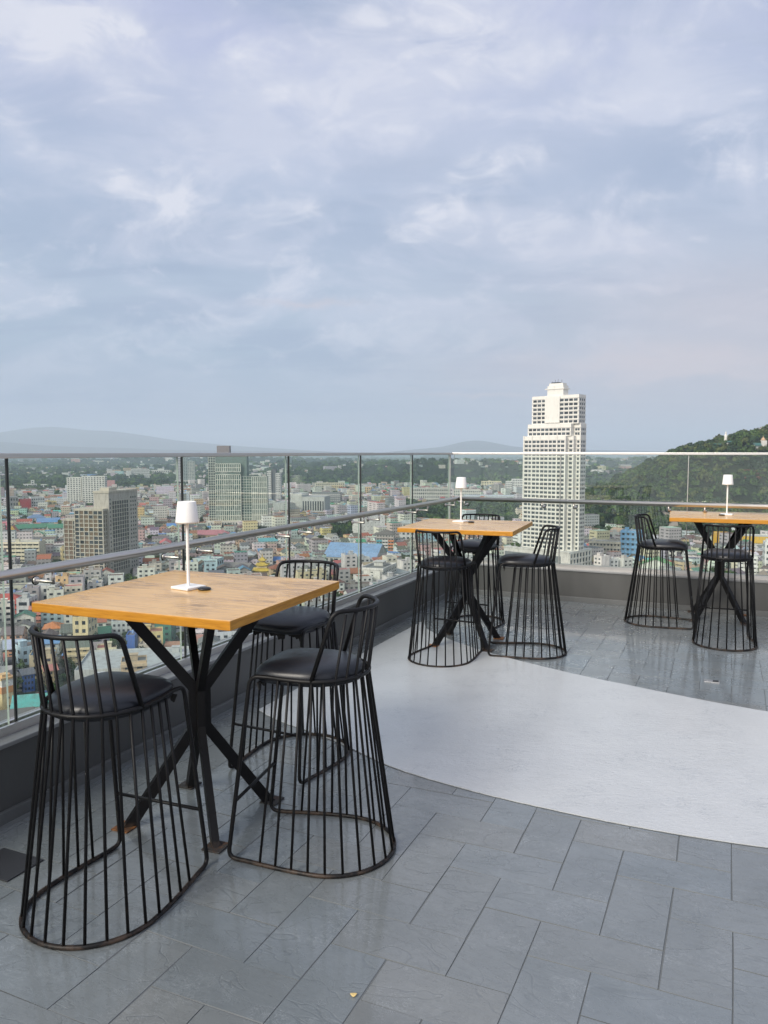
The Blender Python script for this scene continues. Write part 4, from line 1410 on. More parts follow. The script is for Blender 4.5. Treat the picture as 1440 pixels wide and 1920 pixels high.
def brown_condo():
    p, rz = hero(203, 1090, -30)
    B = Building('apartment_tower', 'beige apartment tower with brown panels in a pale grid, left of the near lamp', 'apartment tower', p.x, p.y, rz, None, 'the brown grid tower')
    reserve(p, rz, -18, 24, 20, 26)
    BE = (0.50, 0.46, 0.38)
    mb = MB(); mb.box(-13, 0, 4, 50, -1, 69.5); B.part('wall', mb, 'painted_wall', (0.46, 0.43, 0.38))
    mb = MB(); mb.box(-26, -2, -2, 20, -1, 56); B.part('front_wing', mb, 'painted_wall', (0.16, 0.115, 0.075))
    mb = MB(); mb.box(-38, -26.02, 2, 18, -1, 47.5); B.part('side_wing', mb, 'painted_wall', (0.17, 0.115, 0.08))
    mb = MB(); mb.box(-26.6, -1.4, -2.6, 20.6, 56, 57.4); mb.box(-38.6, -26.7, 1.4, 18.6, 47.5, 48.9); mb.box(-13.4, 0.5, 3.5, 50.5, 69.5, 71); mb.box(-11, -3, 10, 22, 71, 73.5)
    B.part('roof_parapet', mb, 'painted_wall', BE)
    mb = MB()
    grid_frame(mb, 'F', -26, -2, -2, 6, 56, 6, 15, 0.55, 0.5)
    grid_frame(mb, 'R', -2, 4, -2, 6, 56, 2, 15, 0.55, 0.5)
    grid_frame(mb, 'F', -38, -26.3, 2, 13, 47.5, 3, 10, 0.5, 0.5)
    grid_frame(mb, 'R', 8, 34, 0, 6, 63, 7, 17, 0.5, 0.5)
    B.part('facade_frame', mb, 'painted_wall', (0.56, 0.53, 0.45))
    mb = MB(); mb.box(0.02, 0.35, 8, 34, 6, 63); B.part('dark_glazing', mb, 'painted_wall', (0.085, 0.085, 0.08))
    B.windows('R', 37, 48, 0, 5, 66, 3, 18, 0.45, 0.45)
    B.windows('R', 4.6, 7.4, 0, 5, 66, 1, 18, 0.45, 0.40)
    rn = random.Random(9)
    keep = {(i, j) for i in range(6) for j in range(15) if (i in (0, 5)) or rn.random() < 0.18}
    B.windows('F', -25.7, -2.3, -2, 6, 56, 6, 15, 0.8, 0.75, 'window_glass', 0.12, lambda i, j: (i, j) not in keep)
    B.windows('F', -37.7, -26.6, 2, 13, 47.5, 3, 10, 0.8, 0.75, 'window_glass', 0.12, lambda i, j: i != 2)
    B.finish(96)


def green_condo():
    p, rz = hero(446, 992, -6)
    B = Building('glass_tower', 'green glass residential tower with white frames behind the near lamp', 'glass tower', p.x, p.y, rz, None, 'the green glass tower')
    reserve(p, rz, 0, 18, 44, 22)
    G1 = (0.155, 0.215, 0.195); G2 = (0.19, 0.24, 0.22)
    k = 0.715
    X = lambda u: (u - 446) * k
    Z = lambda v: 101.6 - (v - 848) * k
    mb = MB(); mb.box(X(393), X(463), 6, 34, 10, Z(853)); B.part('wall', mb, 'painted_wall', G1)
    mb = MB(); mb.box(X(408), X(431), 10, 28, Z(853), Z(836)); B.part('roof_house', mb, 'painted_wall', (0.22, 0.21, 0.21))
    mb = MB(); mb.box(X(406), X(452), 2, 5.98, 10, Z(869)); B.part('front_bay', mb, 'painted_wall', (0.13, 0.19, 0.17))
    mb = MB(); mb.box(X(453), X(500), 4, 32, 10, Z(893)); B.part('side_wing', mb, 'painted_wall', G2)
    mb = MB(); mb.box(X(390), X(504), -6, 36, -1, 10.5); B.part('podium', mb, 'painted_wall', (0.58, 0.57, 0.53))
    mb = MB()
    grid_frame(mb, 'F', X(406), X(452), 2, 11, Z(889), 12, 9, 0.85, 0.7)
    grid_frame(mb, 'F', X(406), X(452), 2, Z(884), Z(869), 12, 2, 0.85, 0.7)
    grid_frame(mb, 'F', X(472), X(500), 4, 11, Z(893), 8, 8, 0.85, 0.7)
    grid_frame(mb, 'F', X(393), X(405.5), 6, 11, Z(853), 3, 26, 0.4, 0.5)
    grid_frame(mb, 'F', X(453), X(472), 4, 11, Z(893), 4, 16, 0.35, 0.4)
    B.part('facade_frame', mb, 'painted_wall', (0.66, 0.68, 0.60))
    B.windows('F', X(406), X(452), 2, 11, Z(889), 12, 18, 0.6, 0.6, 'green_glass', 0.2, lambda i, j: (i * 7 + j * 5) % 3 != 0)
    B.windows('F', X(453), X(472), 4, 11, Z(893), 4, 16, 0.7, 0.6, 'green_glass', 0.2)
    B.windows('F', X(393), X(405.5), 6, 11, Z(853), 3, 26, 0.6, 0.55, 'window_glass', 0.2)
    B.windows('F', X(392), X(502), -6, 1, 10, 22, 1, 0.35, 0.6)
    me = quads_mesh('roof_garden', np.concatenate([leaf_cloud([(X(u_), 12, z_ + 1.0, 2.2, 1.6)], 50, 0.8, 60 + i) for i, (u_, z_) in enumerate([(440, Z(853)), (447, Z(853)), (456, Z(893)), (462, Z(853)), (398, 10.5), (470, 10.5), (420, 10.5)])]), [MAT['leaves_deep']])
    link('roof_garden', me, B.root)
    B.finish(96)


def multi(name, label, cat, u, v, r, boxes, wall, short=None, frames=None, mat='window_glass', cap=60, roofcol=None):
    """boxes in photo pixels across, metres deep: (u0, u1, y0, y1, v_top, bays, floors, side bays, colour)"""
    p, rz = hero(u, v, r)
    B = Building(name, label, cat, p.x, p.y, rz, None, short)
    k = p.y / F / max(0.6, math.cos(math.radians(r)))
    kz = p.y / F
    e = [1e9, -1e9, 1e9, -1e9]
    for n, (u0, u1, y0, y1, vt, bays, fl, sb, colr) in enumerate(boxes):
        x0, x1 = (u0 - u) * k, (u1 - u) * k; z1 = (v - vt) * kz
        e = [min(e[0], x0), max(e[1], x1), min(e[2], y0), max(e[3], y1)]
        mb = MB(); mb.box(x0, x1, y0, y1, -1, z1); B.part('wall' if n == 0 else 'wing', mb, 'painted_wall', colr or wall)
        mb = MB(); t = 0.3
        mb.box(x0 - .1, x1 + .1, y0 - .1, y0 + t, z1, z1 + 1.0); mb.box(x0 - .1, x1 + .1, y1 - t, y1 + .1, z1, z1 + 1.0)
        mb.box(x0 - .1, x0 + t, y0 + t, y1 - t, z1, z1 + 1.0); mb.box(x1 - t, x1 + .1, y0 + t, y1 - t, z1, z1 + 1.0)
        B.part('roof_parapet', mb, 'painted_wall', colr or wall)
        if roofcol:
            mb = MB(); mb.box(x0 + t, x1 - t, y0 + t, y1 - t, z1, z1 + 0.2); B.part('roof', mb, 'sheet_roof', roofcol)
        if bays: B.windows('F', x0 + .3, x1 - .3, y0, .3, z1 - .2, bays, fl, 0.55, 0.5, mat)
        if sb: B.windows('L' if r > 3 else 'R', y0 + .5, y1 - .5, x0 if r > 3 else x1, .3, z1 - .2, sb, fl, 0.5, 0.45, mat)
    if len(boxes) and (e[1] - e[0]) > 18:
        mb = MB(); cx = e[0] + (e[1] - e[0]) * 0.4; z1 = (v - boxes[0][4]) * kz
        mb.box(cx - 2.5, cx + 2.5, (e[2] + e[3]) / 2 - 2, (e[2] + e[3]) / 2 + 2, z1, z1 + 3.0); B.part('stair_house', mb, 'painted_wall', wall)
    reserve(p, rz, (e[0] + e[1]) / 2, (e[2] + e[3]) / 2, (e[1] - e[0]) / 2, (e[3] - e[2]) / 2)
    B.finish(cap)
    return B


white_tower(); brown_condo(); green_condo()

multi('apartment_tower', 'pair of plain white apartment slabs standing above the brown grid tower', 'apartment tower', 162, 950, -12,
      [(129, 154, 0, 22, 896, 5, 15, 0, None), (156, 196, -3, 20, 894, 8, 15, 3, None)], (0.70, 0.69, 0.64), 'the white twin slabs', cap=90)
multi('apartment_tower', 'black and white striped tower just right of the green glass tower', 'apartment tower', 514, 948, -8,
      [(501, 509, 0, 24, 884, 3, 18, 0, (0.62, 0.62, 0.6)), (509.3, 517, 3, 24, 881, 0, 18, 0, (0.12, 0.13, 0.15)), (517.3, 526, 0, 24, 888, 3, 17, 3, (0.60, 0.60, 0.59))], (0.5, 0.5, 0.5), 'the striped tower', cap=90)
multi('apartment_tower', 'hazy grey green tower far off, directly above the near lamp', 'apartment tower', 347, 908, -5,
      [(331, 340, 0, 26, 862, 3, 16, 0, (0.42, 0.45, 0.43)), (340.5, 352, 4, 30, 858, 3, 18, 0, (0.28, 0.33, 0.33)), (352.5, 365, 0, 26, 866, 4, 15, 0, (0.45, 0.47, 0.44)), (329, 368, -6, 32, 901, 8, 1, 0, (0.5, 0.5, 0.48))], (0.4, 0.42, 0.4), 'the hazy tower', cap=90)
multi('office_block', 'large pale grey windowless hall block right of the striped tower', 'hall building', 552, 968, -14,
      [(510, 545, 8, 50, 944, 0, 1, 0, (0.46, 0.49, 0.47)), (545.3, 566, 0, 50, 927, 0, 1, 0, (0.52, 0.54, 0.51)), (566.3, 608, 0, 46, 932, 9, 1, 0, (0.50, 0.52, 0.50))], (0.5, 0.52, 0.5), 'the grey hall block', roofcol=(0.4, 0.42, 0.42))
multi('office_block', 'dark grey long block with white window strips behind the hall block', 'office building', 612, 948, -8, [(585, 638, 0, 30, 925, 14, 6, 2, None)], (0.20, 0.22, 0.23), 'the dark strip block', cap=80, mat='pale_metal')
multi('apartment_block', 'long yellowish apartment block with many small windows below the forest edge', 'apartment block', 612, 922, 5, [(592, 646, 0, 18, 906, 14, 4, 0, (0.60, 0.57, 0.44)), (622, 642, -6, -0.1, 911, 5, 3, 0, (0.62, 0.50, 0.28))], (0.6, 0.56, 0.42), 'the long yellowish block')
multi('apartment_block', 'pinkish apartment block right of the long yellowish block', 'apartment block', 680, 928, -10, [(656, 682, 0, 18, 912, 7, 4, 2, (0.56, 0.44, 0.36)), (683, 696, -4, 16, 914, 3, 4, 0, (0.60, 0.44, 0.26))], (0.55, 0.43, 0.35), 'the pinkish block')
multi('office_block', 'long low white building with dark roof left of the railing corner', 'school building', 805, 942, -3, [(768, 848, 0, 24, 916, 20, 4, 0, (0.58, 0.58, 0.54))], (0.6, 0.6, 0.56), 'the long white building', roofcol=(0.16, 0.13, 0.12), cap=90)
multi('office_block', 'low white building with brown roof behind the middle lamp', 'school building', 874, 936, 3, [(850, 900, 0, 24, 919, 14, 3, 0, (0.60, 0.59, 0.53))], (0.6, 0.6, 0.55), 'the low brown roofed building', roofcol=(0.20, 0.15, 0.12))
multi('apartment_block', 'small yellow apartment block right of the middle lamp', 'apartment block', 922, 917, 4, [(903, 940, 0, 16, 903, 8, 3, 0, (0.68, 0.62, 0.42))], (0.66, 0.6, 0.4), 'the small yellow block')
multi('apartment_block', 'white apartment block tucked against the left of the tall white tower', 'apartment block', 963, 926, 6, [(949, 960, 0, 18, 903, 4, 6, 3, None), (960.5, 980, 3, 20, 899, 6, 6, 0, None)], (0.72, 0.72, 0.70), 'the white block by the tower')
multi('warehouse', 'wide pale blue grey shed with flat roof left of the tall white tower', 'warehouse', 925, 940, 0, [(868, 976, 0, 50, 931, 0, 1, 0, None)], (0.48, 0.53, 0.56), 'the pale wide shed', roofcol=(0.48, 0.53, 0.57))
for i, (u0, u1, vt, vb, lab) in enumerate([(878, 915, 875, 890, 'distant cream housing slab on the wooded rise above the middle lamp'), (916, 948, 873, 887, 'distant cream housing slab above the small yellow block'), (949, 977, 870, 885, 'distant cream housing slab touching the tall white tower'),
                                            (1094, 1118, 864, 878, 'distant grey housing slab just right of the tall white tower'), (1122, 1150, 862, 876, 'distant grey housing slab halfway to the green hill'), (1153, 1175, 861, 875, 'distant grey housing slab nearest the green hill')]):
    multi('apartment_slab', lab, 'apartment slab', (u0 + u1) / 2, vb, 0, [(u0, u0 + (u1 - u0) * .48, 0, 30, vt + 1.5, 6, 4, 0, None), (u0 + (u1 - u0) * .52, u1, 8, 38, vt, 6, 4, 0, None)], (0.56, 0.53, 0.46) if i < 3 else (0.48, 0.46, 0.43), None)
multi('office_block', 'white long office building on the plain right of the twin slabs', 'office building', 262, 896, 4, [(239, 247, 0, 30, 883, 0, 4, 0, None), (247.5, 280, 4, 34, 880, 14, 5, 0, None)], (0.66, 0.66, 0.63), 'the long plain office')
multi('office_block', 'low white hall with stepped roof near the far plain, left of the hazy tower', 'hall building', 306, 890, 0, [(286, 318, 0, 40, 882, 8, 2, 0, None), (296, 308, 6, 30, 879, 0, 1, 0, None)], (0.66, 0.65, 0.60), 'the stepped white hall')
multi('church', 'small white building with square tower among trees at far left', 'church', 56, 914, 0, [(44, 68, 0, 14, 908, 6, 1, 0, None), (58, 64, -2, 8, 901, 1, 3, 0, None), (75, 88, 0, 12, 909, 3, 1, 0, None)], (0.72, 0.71, 0.66), 'the small tower building')
multi('shop_block', 'bright red shop block between grey walls at far left', 'shop building', 48, 959, 6, [(39, 58, 0, 20, 937, 0, 1, 0, (0.42, 0.045, 0.055)), (37, 38.9, -1, 20, 942, 0, 1, 0, (0.66, 0.5, 0.1)), (18, 36.8, 4, 30, 932, 4, 3, 0, (0.30, 0.30, 0.30)), (58.3, 82, 3, 30, 934, 6, 4, 0, (0.52, 0.53, 0.53))], GREY, 'the red shop block', roofcol=(0.3, 0.3, 0.3))
multi('apartment_block', 'yellow apartment block right of the red shop block', 'apartment block', 96, 955, 5, [(84, 106, 0, 16, 941, 3, 3, 2, None)], (0.68, 0.56, 0.30), 'the yellow block')
multi('apartment_block', 'white terrace of flats with dark windows left of the brown grid tower', 'apartment block', 133, 962, 6, [(117, 128, 0, 14, 949, 3, 2, 0, None), (128.3, 140, 4, 18, 951, 2, 2, 0, (0.6, 0.6, 0.58)), (140.3, 150, -1, 14, 948, 3, 3, 0, None)], WHITE, 'the white terrace')

SB = simple_building
SB('school_building', 'white school block under a green roof, next to the brown grid tower', 'school building', 113, 1010, 41, 27, 14, 5, WHITE, 'gable', R_GREEN, 4, 6, 'the green roofed school', 2)
SB('school_building', 'long pale blue school wing under a green roof at left', 'school building', 66, 1003, 70, 20, 15, 14, (0.50, 0.60, 0.60), 'gable', R_GREEN, 3, 10, 'the long green roofed wing', 2)
SB('market_hall', 'hall with bright blue roof behind the green roofed school', 'market hall', 92, 987, 40, 15, 20, 4, (0.5, 0.52, 0.52), 'gable', (0.16, 0.29, 0.52), 1, 6, None, 0)
SB('market_hall', 'white building under a blue roof, left of the blue roofed hall', 'shop building', 70, 984, 30, 19, 16, 6, WHITE, 'hip', (0.15, 0.24, 0.40), 2, 5, None, 2)
SB('school_building', 'cream school slab with open balcony corridors at the left edge', 'school building', 24, 1054, 92, 37, 16, -22, CREAM, 'flat', R_LIGHT, 5, 9, 'the cream school slab', 0, 0.8, 0.42, 'balcony')
SB('school_building', 'turquoise hall with long grey roof behind the cream school slab', 'school building', 45, 1025, 110, 16, 16, -6, (0.38, 0.58, 0.55), 'gable', R_GREY, 1, 9, 'the turquoise hall', 0)
SB('school_building', 'low hall with long weathered grey roof left of the brown grid tower', 'hall building', 96, 1042, 66, 18, 16, 12, (0.45, 0.43, 0.40), 'gable', (0.14, 0.135, 0.13), 1, 12, 'the weathered hall', 2)
SB('shophouse', 'small yellow house between the weathered hall and the brown grid tower', 'house', 124, 1057, 14, 27, 12, 6, YELLOW, 'flat', R_GREY, 3, 2, None, 2)
SB('apartment_block', 'pink stepped building at the left edge above the gold gables', 'apartment block', 8, 1003, 22, 24, 14, 4, (0.62, 0.22, 0.24), 'gable', (0.5, 0.18, 0.2), 3, 4, None, 0)


def temple_hall(u, v, w_, h_, label, gold=(0.70, 0.46, 0.13), wall=(0.70, 0.62, 0.42), roofc=(0.42, 0.12, 0.06)):
    p, rz = hero(u, v, -8)
    k = p.y / F; w = w_ * k; h = h_ * k
    B = Building('temple_hall', label, 'temple', p.x, p.y, rz, 'temple halls with gold gables')
    reserve(p, rz, 0, 10, w / 2, 10)
    mb = MB(); mb.box(-w / 2, w / 2, 0, 20, -1, h * .35); B.part('wall', mb, 'painted_wall', wall)
    mb = MB()
    for q, zz, ww in ((0, 0, 1.0), (0.6, 0.16, 0.72)):
        V = [(-w / 2 * ww, -0.6 + q, h * .35 + zz * h), (w / 2 * ww, -0.6 + q, h * .35 + zz * h), (0, -0.6 + q, h * (0.82 if zz == 0 else 1.0))]
        V2 = [(x, y - 0.3, z) for x, y, z in V]
        mb.add(V2 + V, [(0, 1, 2), (5, 4, 3), (0, 3, 4, 1), (1, 4, 5, 2), (2, 5, 3, 0)])
    B.part('gable_front', mb, 'painted_wall', gold)
    mb = MB(); gable(mb, -w / 2, w / 2, 0.2, 20, h * .36, h * .45, 0.4, 'y'); gable(mb, -w / 2 * .7, w / 2 * .7, 2, 18, h * .52, h * .46, 0.3, 'y'); B.part('roof', mb, 'sheet_roof', roofc)
    mb = MB(); mb.tube([(0, -0.5, h), (0, -1.0, h + 1.5), (0, -0.4, h + 3.0)], [0.25, 0.15, 0.03], 6); B.part('finial', mb, 'painted_wall', gold)
    B.windows('F', -w / 2 + .5, w / 2 - .5, 0, 0, h * .33, 3, 1, 0.35, 0.6); B.finish()


temple_hall(23, 1010, 22, 25, 'temple hall with tall steep gold gable at far left')
temple_hall(63, 1012, 26, 19, 'temple hall with lower wide gold gable, in front of the green roofed wing')
LANDMARKS.append((40, 1000, 'the gold gabled halls', 1000))

# right of the near table
SB('market_hall', 'long tan building under a pink tin roof in front of the green glass tower', 'market hall', 392, 1013, 78, 18, 18, -6, TAN, 'hip', (0.42, 0.17, 0.19), 1, 9, 'the pink roofed hall', 2)
SB('shop_block', 'terracotta shophouse row under the handrail left of the big tree', 'shophouse row', 408, 1027, 40, 15, 12, -5, (0.58, 0.40, 0.28), 'flat', R_RUST, 2, 8, None, 2)
SB('house', 'pale aqua house with roof terrace beyond the near table', 'house', 385, 1074, 44, 25, 14, -24, (0.50, 0.66, 0.67), 'flat', R_LIGHT, 2, 4, 'the aqua terrace house', 3)
SB('workshop', 'open workshop under a long sloping grey roof right of the aqua terrace house', 'workshop', 440, 1070, 50, 14, 12, -30, (0.45, 0.48, 0.48), 'gable', (0.22, 0.21, 0.20), 1, 5, 'the sloping grey workshop', 0)
SB('workshop', 'shed with a square pale grey roof above the sloping workshop', 'workshop', 464, 1049, 24, 14, 18, -10, GREY, 'hip', (0.46, 0.50, 0.49), 1, 3, None, 2)
SB('house', 'small house with a bright teal roof beside the square grey shed', 'house', 436, 1055, 17, 11, 12, -6, (0.5, 0.5, 0.48), 'gable', (0.14, 0.42, 0.38), 1, 2, None, 0)
SB('warehouse', 'long green grey shed below the handrail bracket', 'warehouse', 420, 1042, 44, 10, 12, -4, (0.36, 0.42, 0.38), 'gable', (0.34, 0.40, 0.38), 1, 6, None, 0)


def pagoda():
    p, rz = hero(490, 1080, -8)
    B = Building('pagoda', 'three tiered yellow temple pavilion with upturned eaves behind the near table', 'temple pavilion', p.x, p.y, rz, None, 'the yellow pavilion')
    reserve(p, rz, 0, 7, 10, 9)
    k = p.y / F
    tiers = [(8.5, 0.0, 4.2), (5.6, 6.2, 2.2), (3.4, 10.2, 1.8)]
    wb = MB(); rb = MB()
    for hw, z0, hh in tiers:
        wb.box(-hw + 1.4, hw - 1.4, 7 - hw + 1.4, 7 + hw - 1.4, z0, z0 + hh)
        n = 4; e = z0 + hh
        ring0 = []; ring1 = []; ring2 = []
        for s in range(16):
            side = s // 4; f = (s % 4) / 4
            cs = [(-1, -1), (1, -1), (1, 1), (-1, 1)]
            a = cs[side]; b = cs[(side + 1) % 4]
            x = a[0] + (b[0] - a[0]) * f; y = a[1] + (b[1] - a[1]) * f
            lift = 1.0 * (abs(x * y)) ** 3
            ring0.append((x * hw, 7 + y * hw, e + lift - .2)); ring1.append((x * hw * .62, 7 + y * hw * .62, e + 1.1)); ring2.append((x * hw * .36, 7 + y * hw * .36, e + 2.4))
        fs = [(i, (i + 1) % 16, 16 + (i + 1) % 16, 16 + i) for i in range(16)] + [(16 + i, 16 + (i + 1) % 16, 32 + (i + 1) % 16, 32 + i) for i in range(16)] + [tuple(range(32, 48)), tuple(range(15, -1, -1))]
        rb.add(ring0 + ring1 + ring2, fs)
    B.part('wall', wb, 'painted_wall', (0.66, 0.56, 0.34)); B.part('roof', rb, 'sheet_roof', (0.56, 0.42, 0.08))
    mb = MB(); mb.lathe([(0.7, 14.3), (0.4, 15.0), (0.55, 15.6), (0.1, 17.5), (0.0, 18.5)], 8, 0, Matrix.Translation((0, 7, 0)), cap1=False); B.part('finial', mb, 'painted_wall', (0.7, 0.5, 0.15))
    mb = MB()
    for x in (-13, -9.5, 9.5, 13): mb.box(x - .4, x + .4, -3, -2.2, 0, 4)
    mb.box(-14, -9, -3.2, -2, 4, 4.8); mb.box(9, 14, -3.2, -2, 4, 4.8); B.part('gate', mb, 'painted_wall', (0.72, 0.66, 0.5))
    B.finish()


pagoda()
SB('temple_hall', 'yellow shrine hall with red roof in front of the big blue roof', 'temple', 600, 1090, 52, 24, 16, -10, YELLOW, 'hip', (0.40, 0.14, 0.12), 1, 6, 'the red roofed shrine', 2)
SB('temple_hall', 'small yellow shrine with red gable, left of the white and mint block', 'temple', 655, 1087, 26, 20, 12, -12, (0.68, 0.52, 0.20), 'gable', (0.44, 0.16, 0.16), 1, 3, None, 2)
SB('house', 'peach coloured shrine house just behind the red roofed shrine', 'house', 655, 1066, 26, 15, 10, -8, (0.66, 0.48, 0.30), 'hip', (0.5, 0.30, 0.16), 2, 3, None, 0)
SB('market_hall', 'very large hall under a faded blue tin roof in the middle of the town', 'market hall', 655, 1058, 98, 36, 34, -22, (0.50, 0.50, 0.46), 'gable', (0.20, 0.33, 0.52), 1, 10, 'the big blue roof', 0, rh=11)
SB('market_hall', 'low shed with a deep blue roof left of the big blue roof', 'market hall', 533, 1058, 44, 12, 16, -14, GREY, 'gable', (0.10, 0.22, 0.48), 1, 5, None, 0)
SB('market_hall', 'low shed under blue roof at the foot of the teal and orange flats', 'market hall', 726, 1045, 34, 10, 12, -10, (0.6, 0.56, 0.45), 'gable', (0.13, 0.25, 0.48), 1, 5, None, 0)
SB('house', 'dark purple hip roofed house above the big blue roof', 'house', 614, 1028, 30, 15, 15, -8, (0.3, 0.25, 0.24), 'hip', (0.18, 0.105, 0.115), 1, 4, None, 0, rh=5.5)
SB('shop_block', 'row with bright mint green walls and rust roof under the handrail', 'shophouse row', 563, 1018, 46, 13, 12, -5, (0.22, 0.55, 0.34), 'gable', (0.34, 0.17, 0.10), 1, 6, 'the mint green row', 0)
SB('shop_block', 'cream slab with dark floor lines left of the mint green row', 'apartment block', 553, 1008, 22, 22, 12, -6, (0.66, 0.60, 0.46), 'flat', R_GREY, 4, 4, None, 2)
SB('office_block', 'large plain white building with tiny scattered windows behind the big blue roof', 'office building', 697, 1012, 50, 44, 24, 18, (0.68, 0.68, 0.65), 'flat', R_LIGHT, 6, 7, 'the plain white building', 5, 0.14, 0.22)
SB('warehouse', 'low white warehouse with grey roof above the big blue roof', 'warehouse', 662, 1026, 34, 14, 16, -6, WHITE, 'gable', (0.33, 0.34, 0.34), 0, 1, None, 0)


def teal_orange():
    p, rz = hero(722, 1038, -6)
    B = Building('apartment_block', 'apartment block with teal and orange balconies under a dark roof', 'apartment block', p.x, p.y, rz, None, 'the teal and orange flats')
    k = p.y / F; reserve(p, rz, 0, 8, 10, 9)
    w = 17 * k; H = 36 * k
    mb = MB(); mb.box(-w, w, 0, 15, 0, H); B.part('wall', mb, 'painted_wall', (0.42, 0.40, 0.37))
    mb = MB(); hip(mb, -w, w, 0, 15, H + .2, 4.2, 0.8); B.part('roof', mb, 'sheet_roof', (0.15, 0.14, 0.125))
    cols = [(0.09, 0.40, 0.47), (0.66, 0.66, 0.64), (0.66, 0.25, 0.11)]
    for j in range(5):
        for i in range(3):
            x0 = -w + 2 * w * i / 3
            c = cols[i]
            if j == 0 and i == 0: c = cols[1]
            if j == 0 and i == 1: c = cols[0]
            if j == 4: c = (0.5, 0.44, 0.4)
            z = 2.5 + j * (H - 3) / 5
            mb = MB(); mb.box(x0 + .25, x0 + 2 * w / 3 - .25, -1.2, -0.02, z, z + 1.5); B.part('balcony', mb, 'painted_wall', c)
    B.windows('F', -w + .3, w - .3, 0, 2.5, H - .5, 6, 5, 0.5, 0.35, 'window_glass', 0.55)
    B.windows('R', .6, 14.4, w, 2.5, H - .5, 4, 5, 0.4, 0.4); B.finish()


teal_orange()
SB('apartment_block', 'white block of flats between the teal and orange flats and the middle table', 'apartment block', 765, 1030, 26, 34, 14, 8, (0.68, 0.68, 0.66), 'flat', R_LIGHT, 4, 3, None, 3)
SB('apartment_block', 'pale building with a thin white mast behind the middle table edge', 'apartment block', 765, 1000, 36, 24, 14, 4, (0.66, 0.65, 0.6), 'hip', (0.42, 0.46, 0.45), 3, 5, None, 2)
SB('shop_block', 'white tilted roof shed seen under the middle table', 'warehouse', 775, 1056, 48, 20, 16, 12, (0.6, 0.6, 0.57), 'gable', (0.52, 0.52, 0.5), 1, 4, None, 0)
SB('office_block', 'blue panelled building seen through the middle table stools', 'office building', 808, 1032, 22, 32, 12, 6, (0.28, 0.44, 0.52), 'flat', R_GREY, 5, 4, None, 2)
SB('house', 'yellow hip roofed house seen between the middle table legs', 'house', 832, 1052, 34, 20, 12, 5, (0.66, 0.58, 0.30), 'hip', (0.24, 0.25, 0.24), 2, 4, None, 2)


def white_mint():
    p, rz = hero(697, 1102, -20)
    B = Building('apartment_block', 'white block with mint green base and small square windows right of the shrine', 'apartment block', p.x, p.y, rz, None, 'the white and mint block')
    k = p.y / F; reserve(p, rz, 0, 16, 10, 17)
    w = 23 * k; H = 34 * k
    mb = MB(); mb.box(-w, w, 0, 32, -1, H); B.part('wall', mb, 'painted_wall', (0.70, 0.69, 0.64))
    mb = MB(); mb.box(-w * .72, w * .72, -0.25, -0.02, 0, H * .32); B.part('mint_base', mb, 'painted_wall', (0.30, 0.62, 0.46))
    mb = MB()
    for s in (-1, 1): mb.box(*sorted((s * w * .74, s * w * .99)), -0.3, -0.02, 0, H * .93)
    B.part('grey_strip', mb, 'painted_wall', (0.26, 0.27, 0.27))
    mb = MB(); t = .4
    mb.box(-w - .2, w + .2, -.5, t, H, H + 1.6); mb.box(-w - .2, w + .2, 32 - t, 32.2, H, H + 1.6); mb.box(-w - .2, -w + t, t, 32 - t, H, H + 1.6); mb.box(w - t, w + .2, t, 32 - t, H, H + 1.6)
    B.part('roof_parapet', mb, 'painted_wall', (0.74, 0.73, 0.69))
    mb = MB(); mb.box(-w + t, w - t, t, 32 - t, H, H + .2); B.part('roof', mb, 'sheet_roof', (0.20, 0.21, 0.20))
    mb = MB(); mb.box(-w * .6, w * .2, 20, 28, H + .2, H + 3.4); mb.box(-w * .7, w * .3, 19, 29, H + 3.4, H + 3.7); B.part('stair_house', mb, 'painted_wall', (0.6, 0.6, 0.57))
    B.windows('F', -w * .2, w * .2, -0.0, 1.2, H - .5, 1, 5, 0.5, 0.35)
    B.windows('F', -w * .97, -w * .76, -0.28, .5, H - .5, 1, 5, 0.7, 0.4, 'pale_metal'); B.windows('F', w * .76, w * .97, -0.28, .5, H - .5, 1, 5, 0.7, 0.4, 'pale_metal')
    B.windows('R', 1, 31, w, 1, H - .5, 8, 5, 0.5, 0.4); B.finish()


white_mint()
SB('apartment_block', 'pale yellow building with flat grey roof beside the white and mint block', 'apartment block', 748, 1092, 46, 24, 22, 26, (0.66, 0.58, 0.34), 'hip', (0.36, 0.40, 0.39), 3, 6, 'the pale yellow building', 6, rh=3.0)
# lower left, nearest the glass


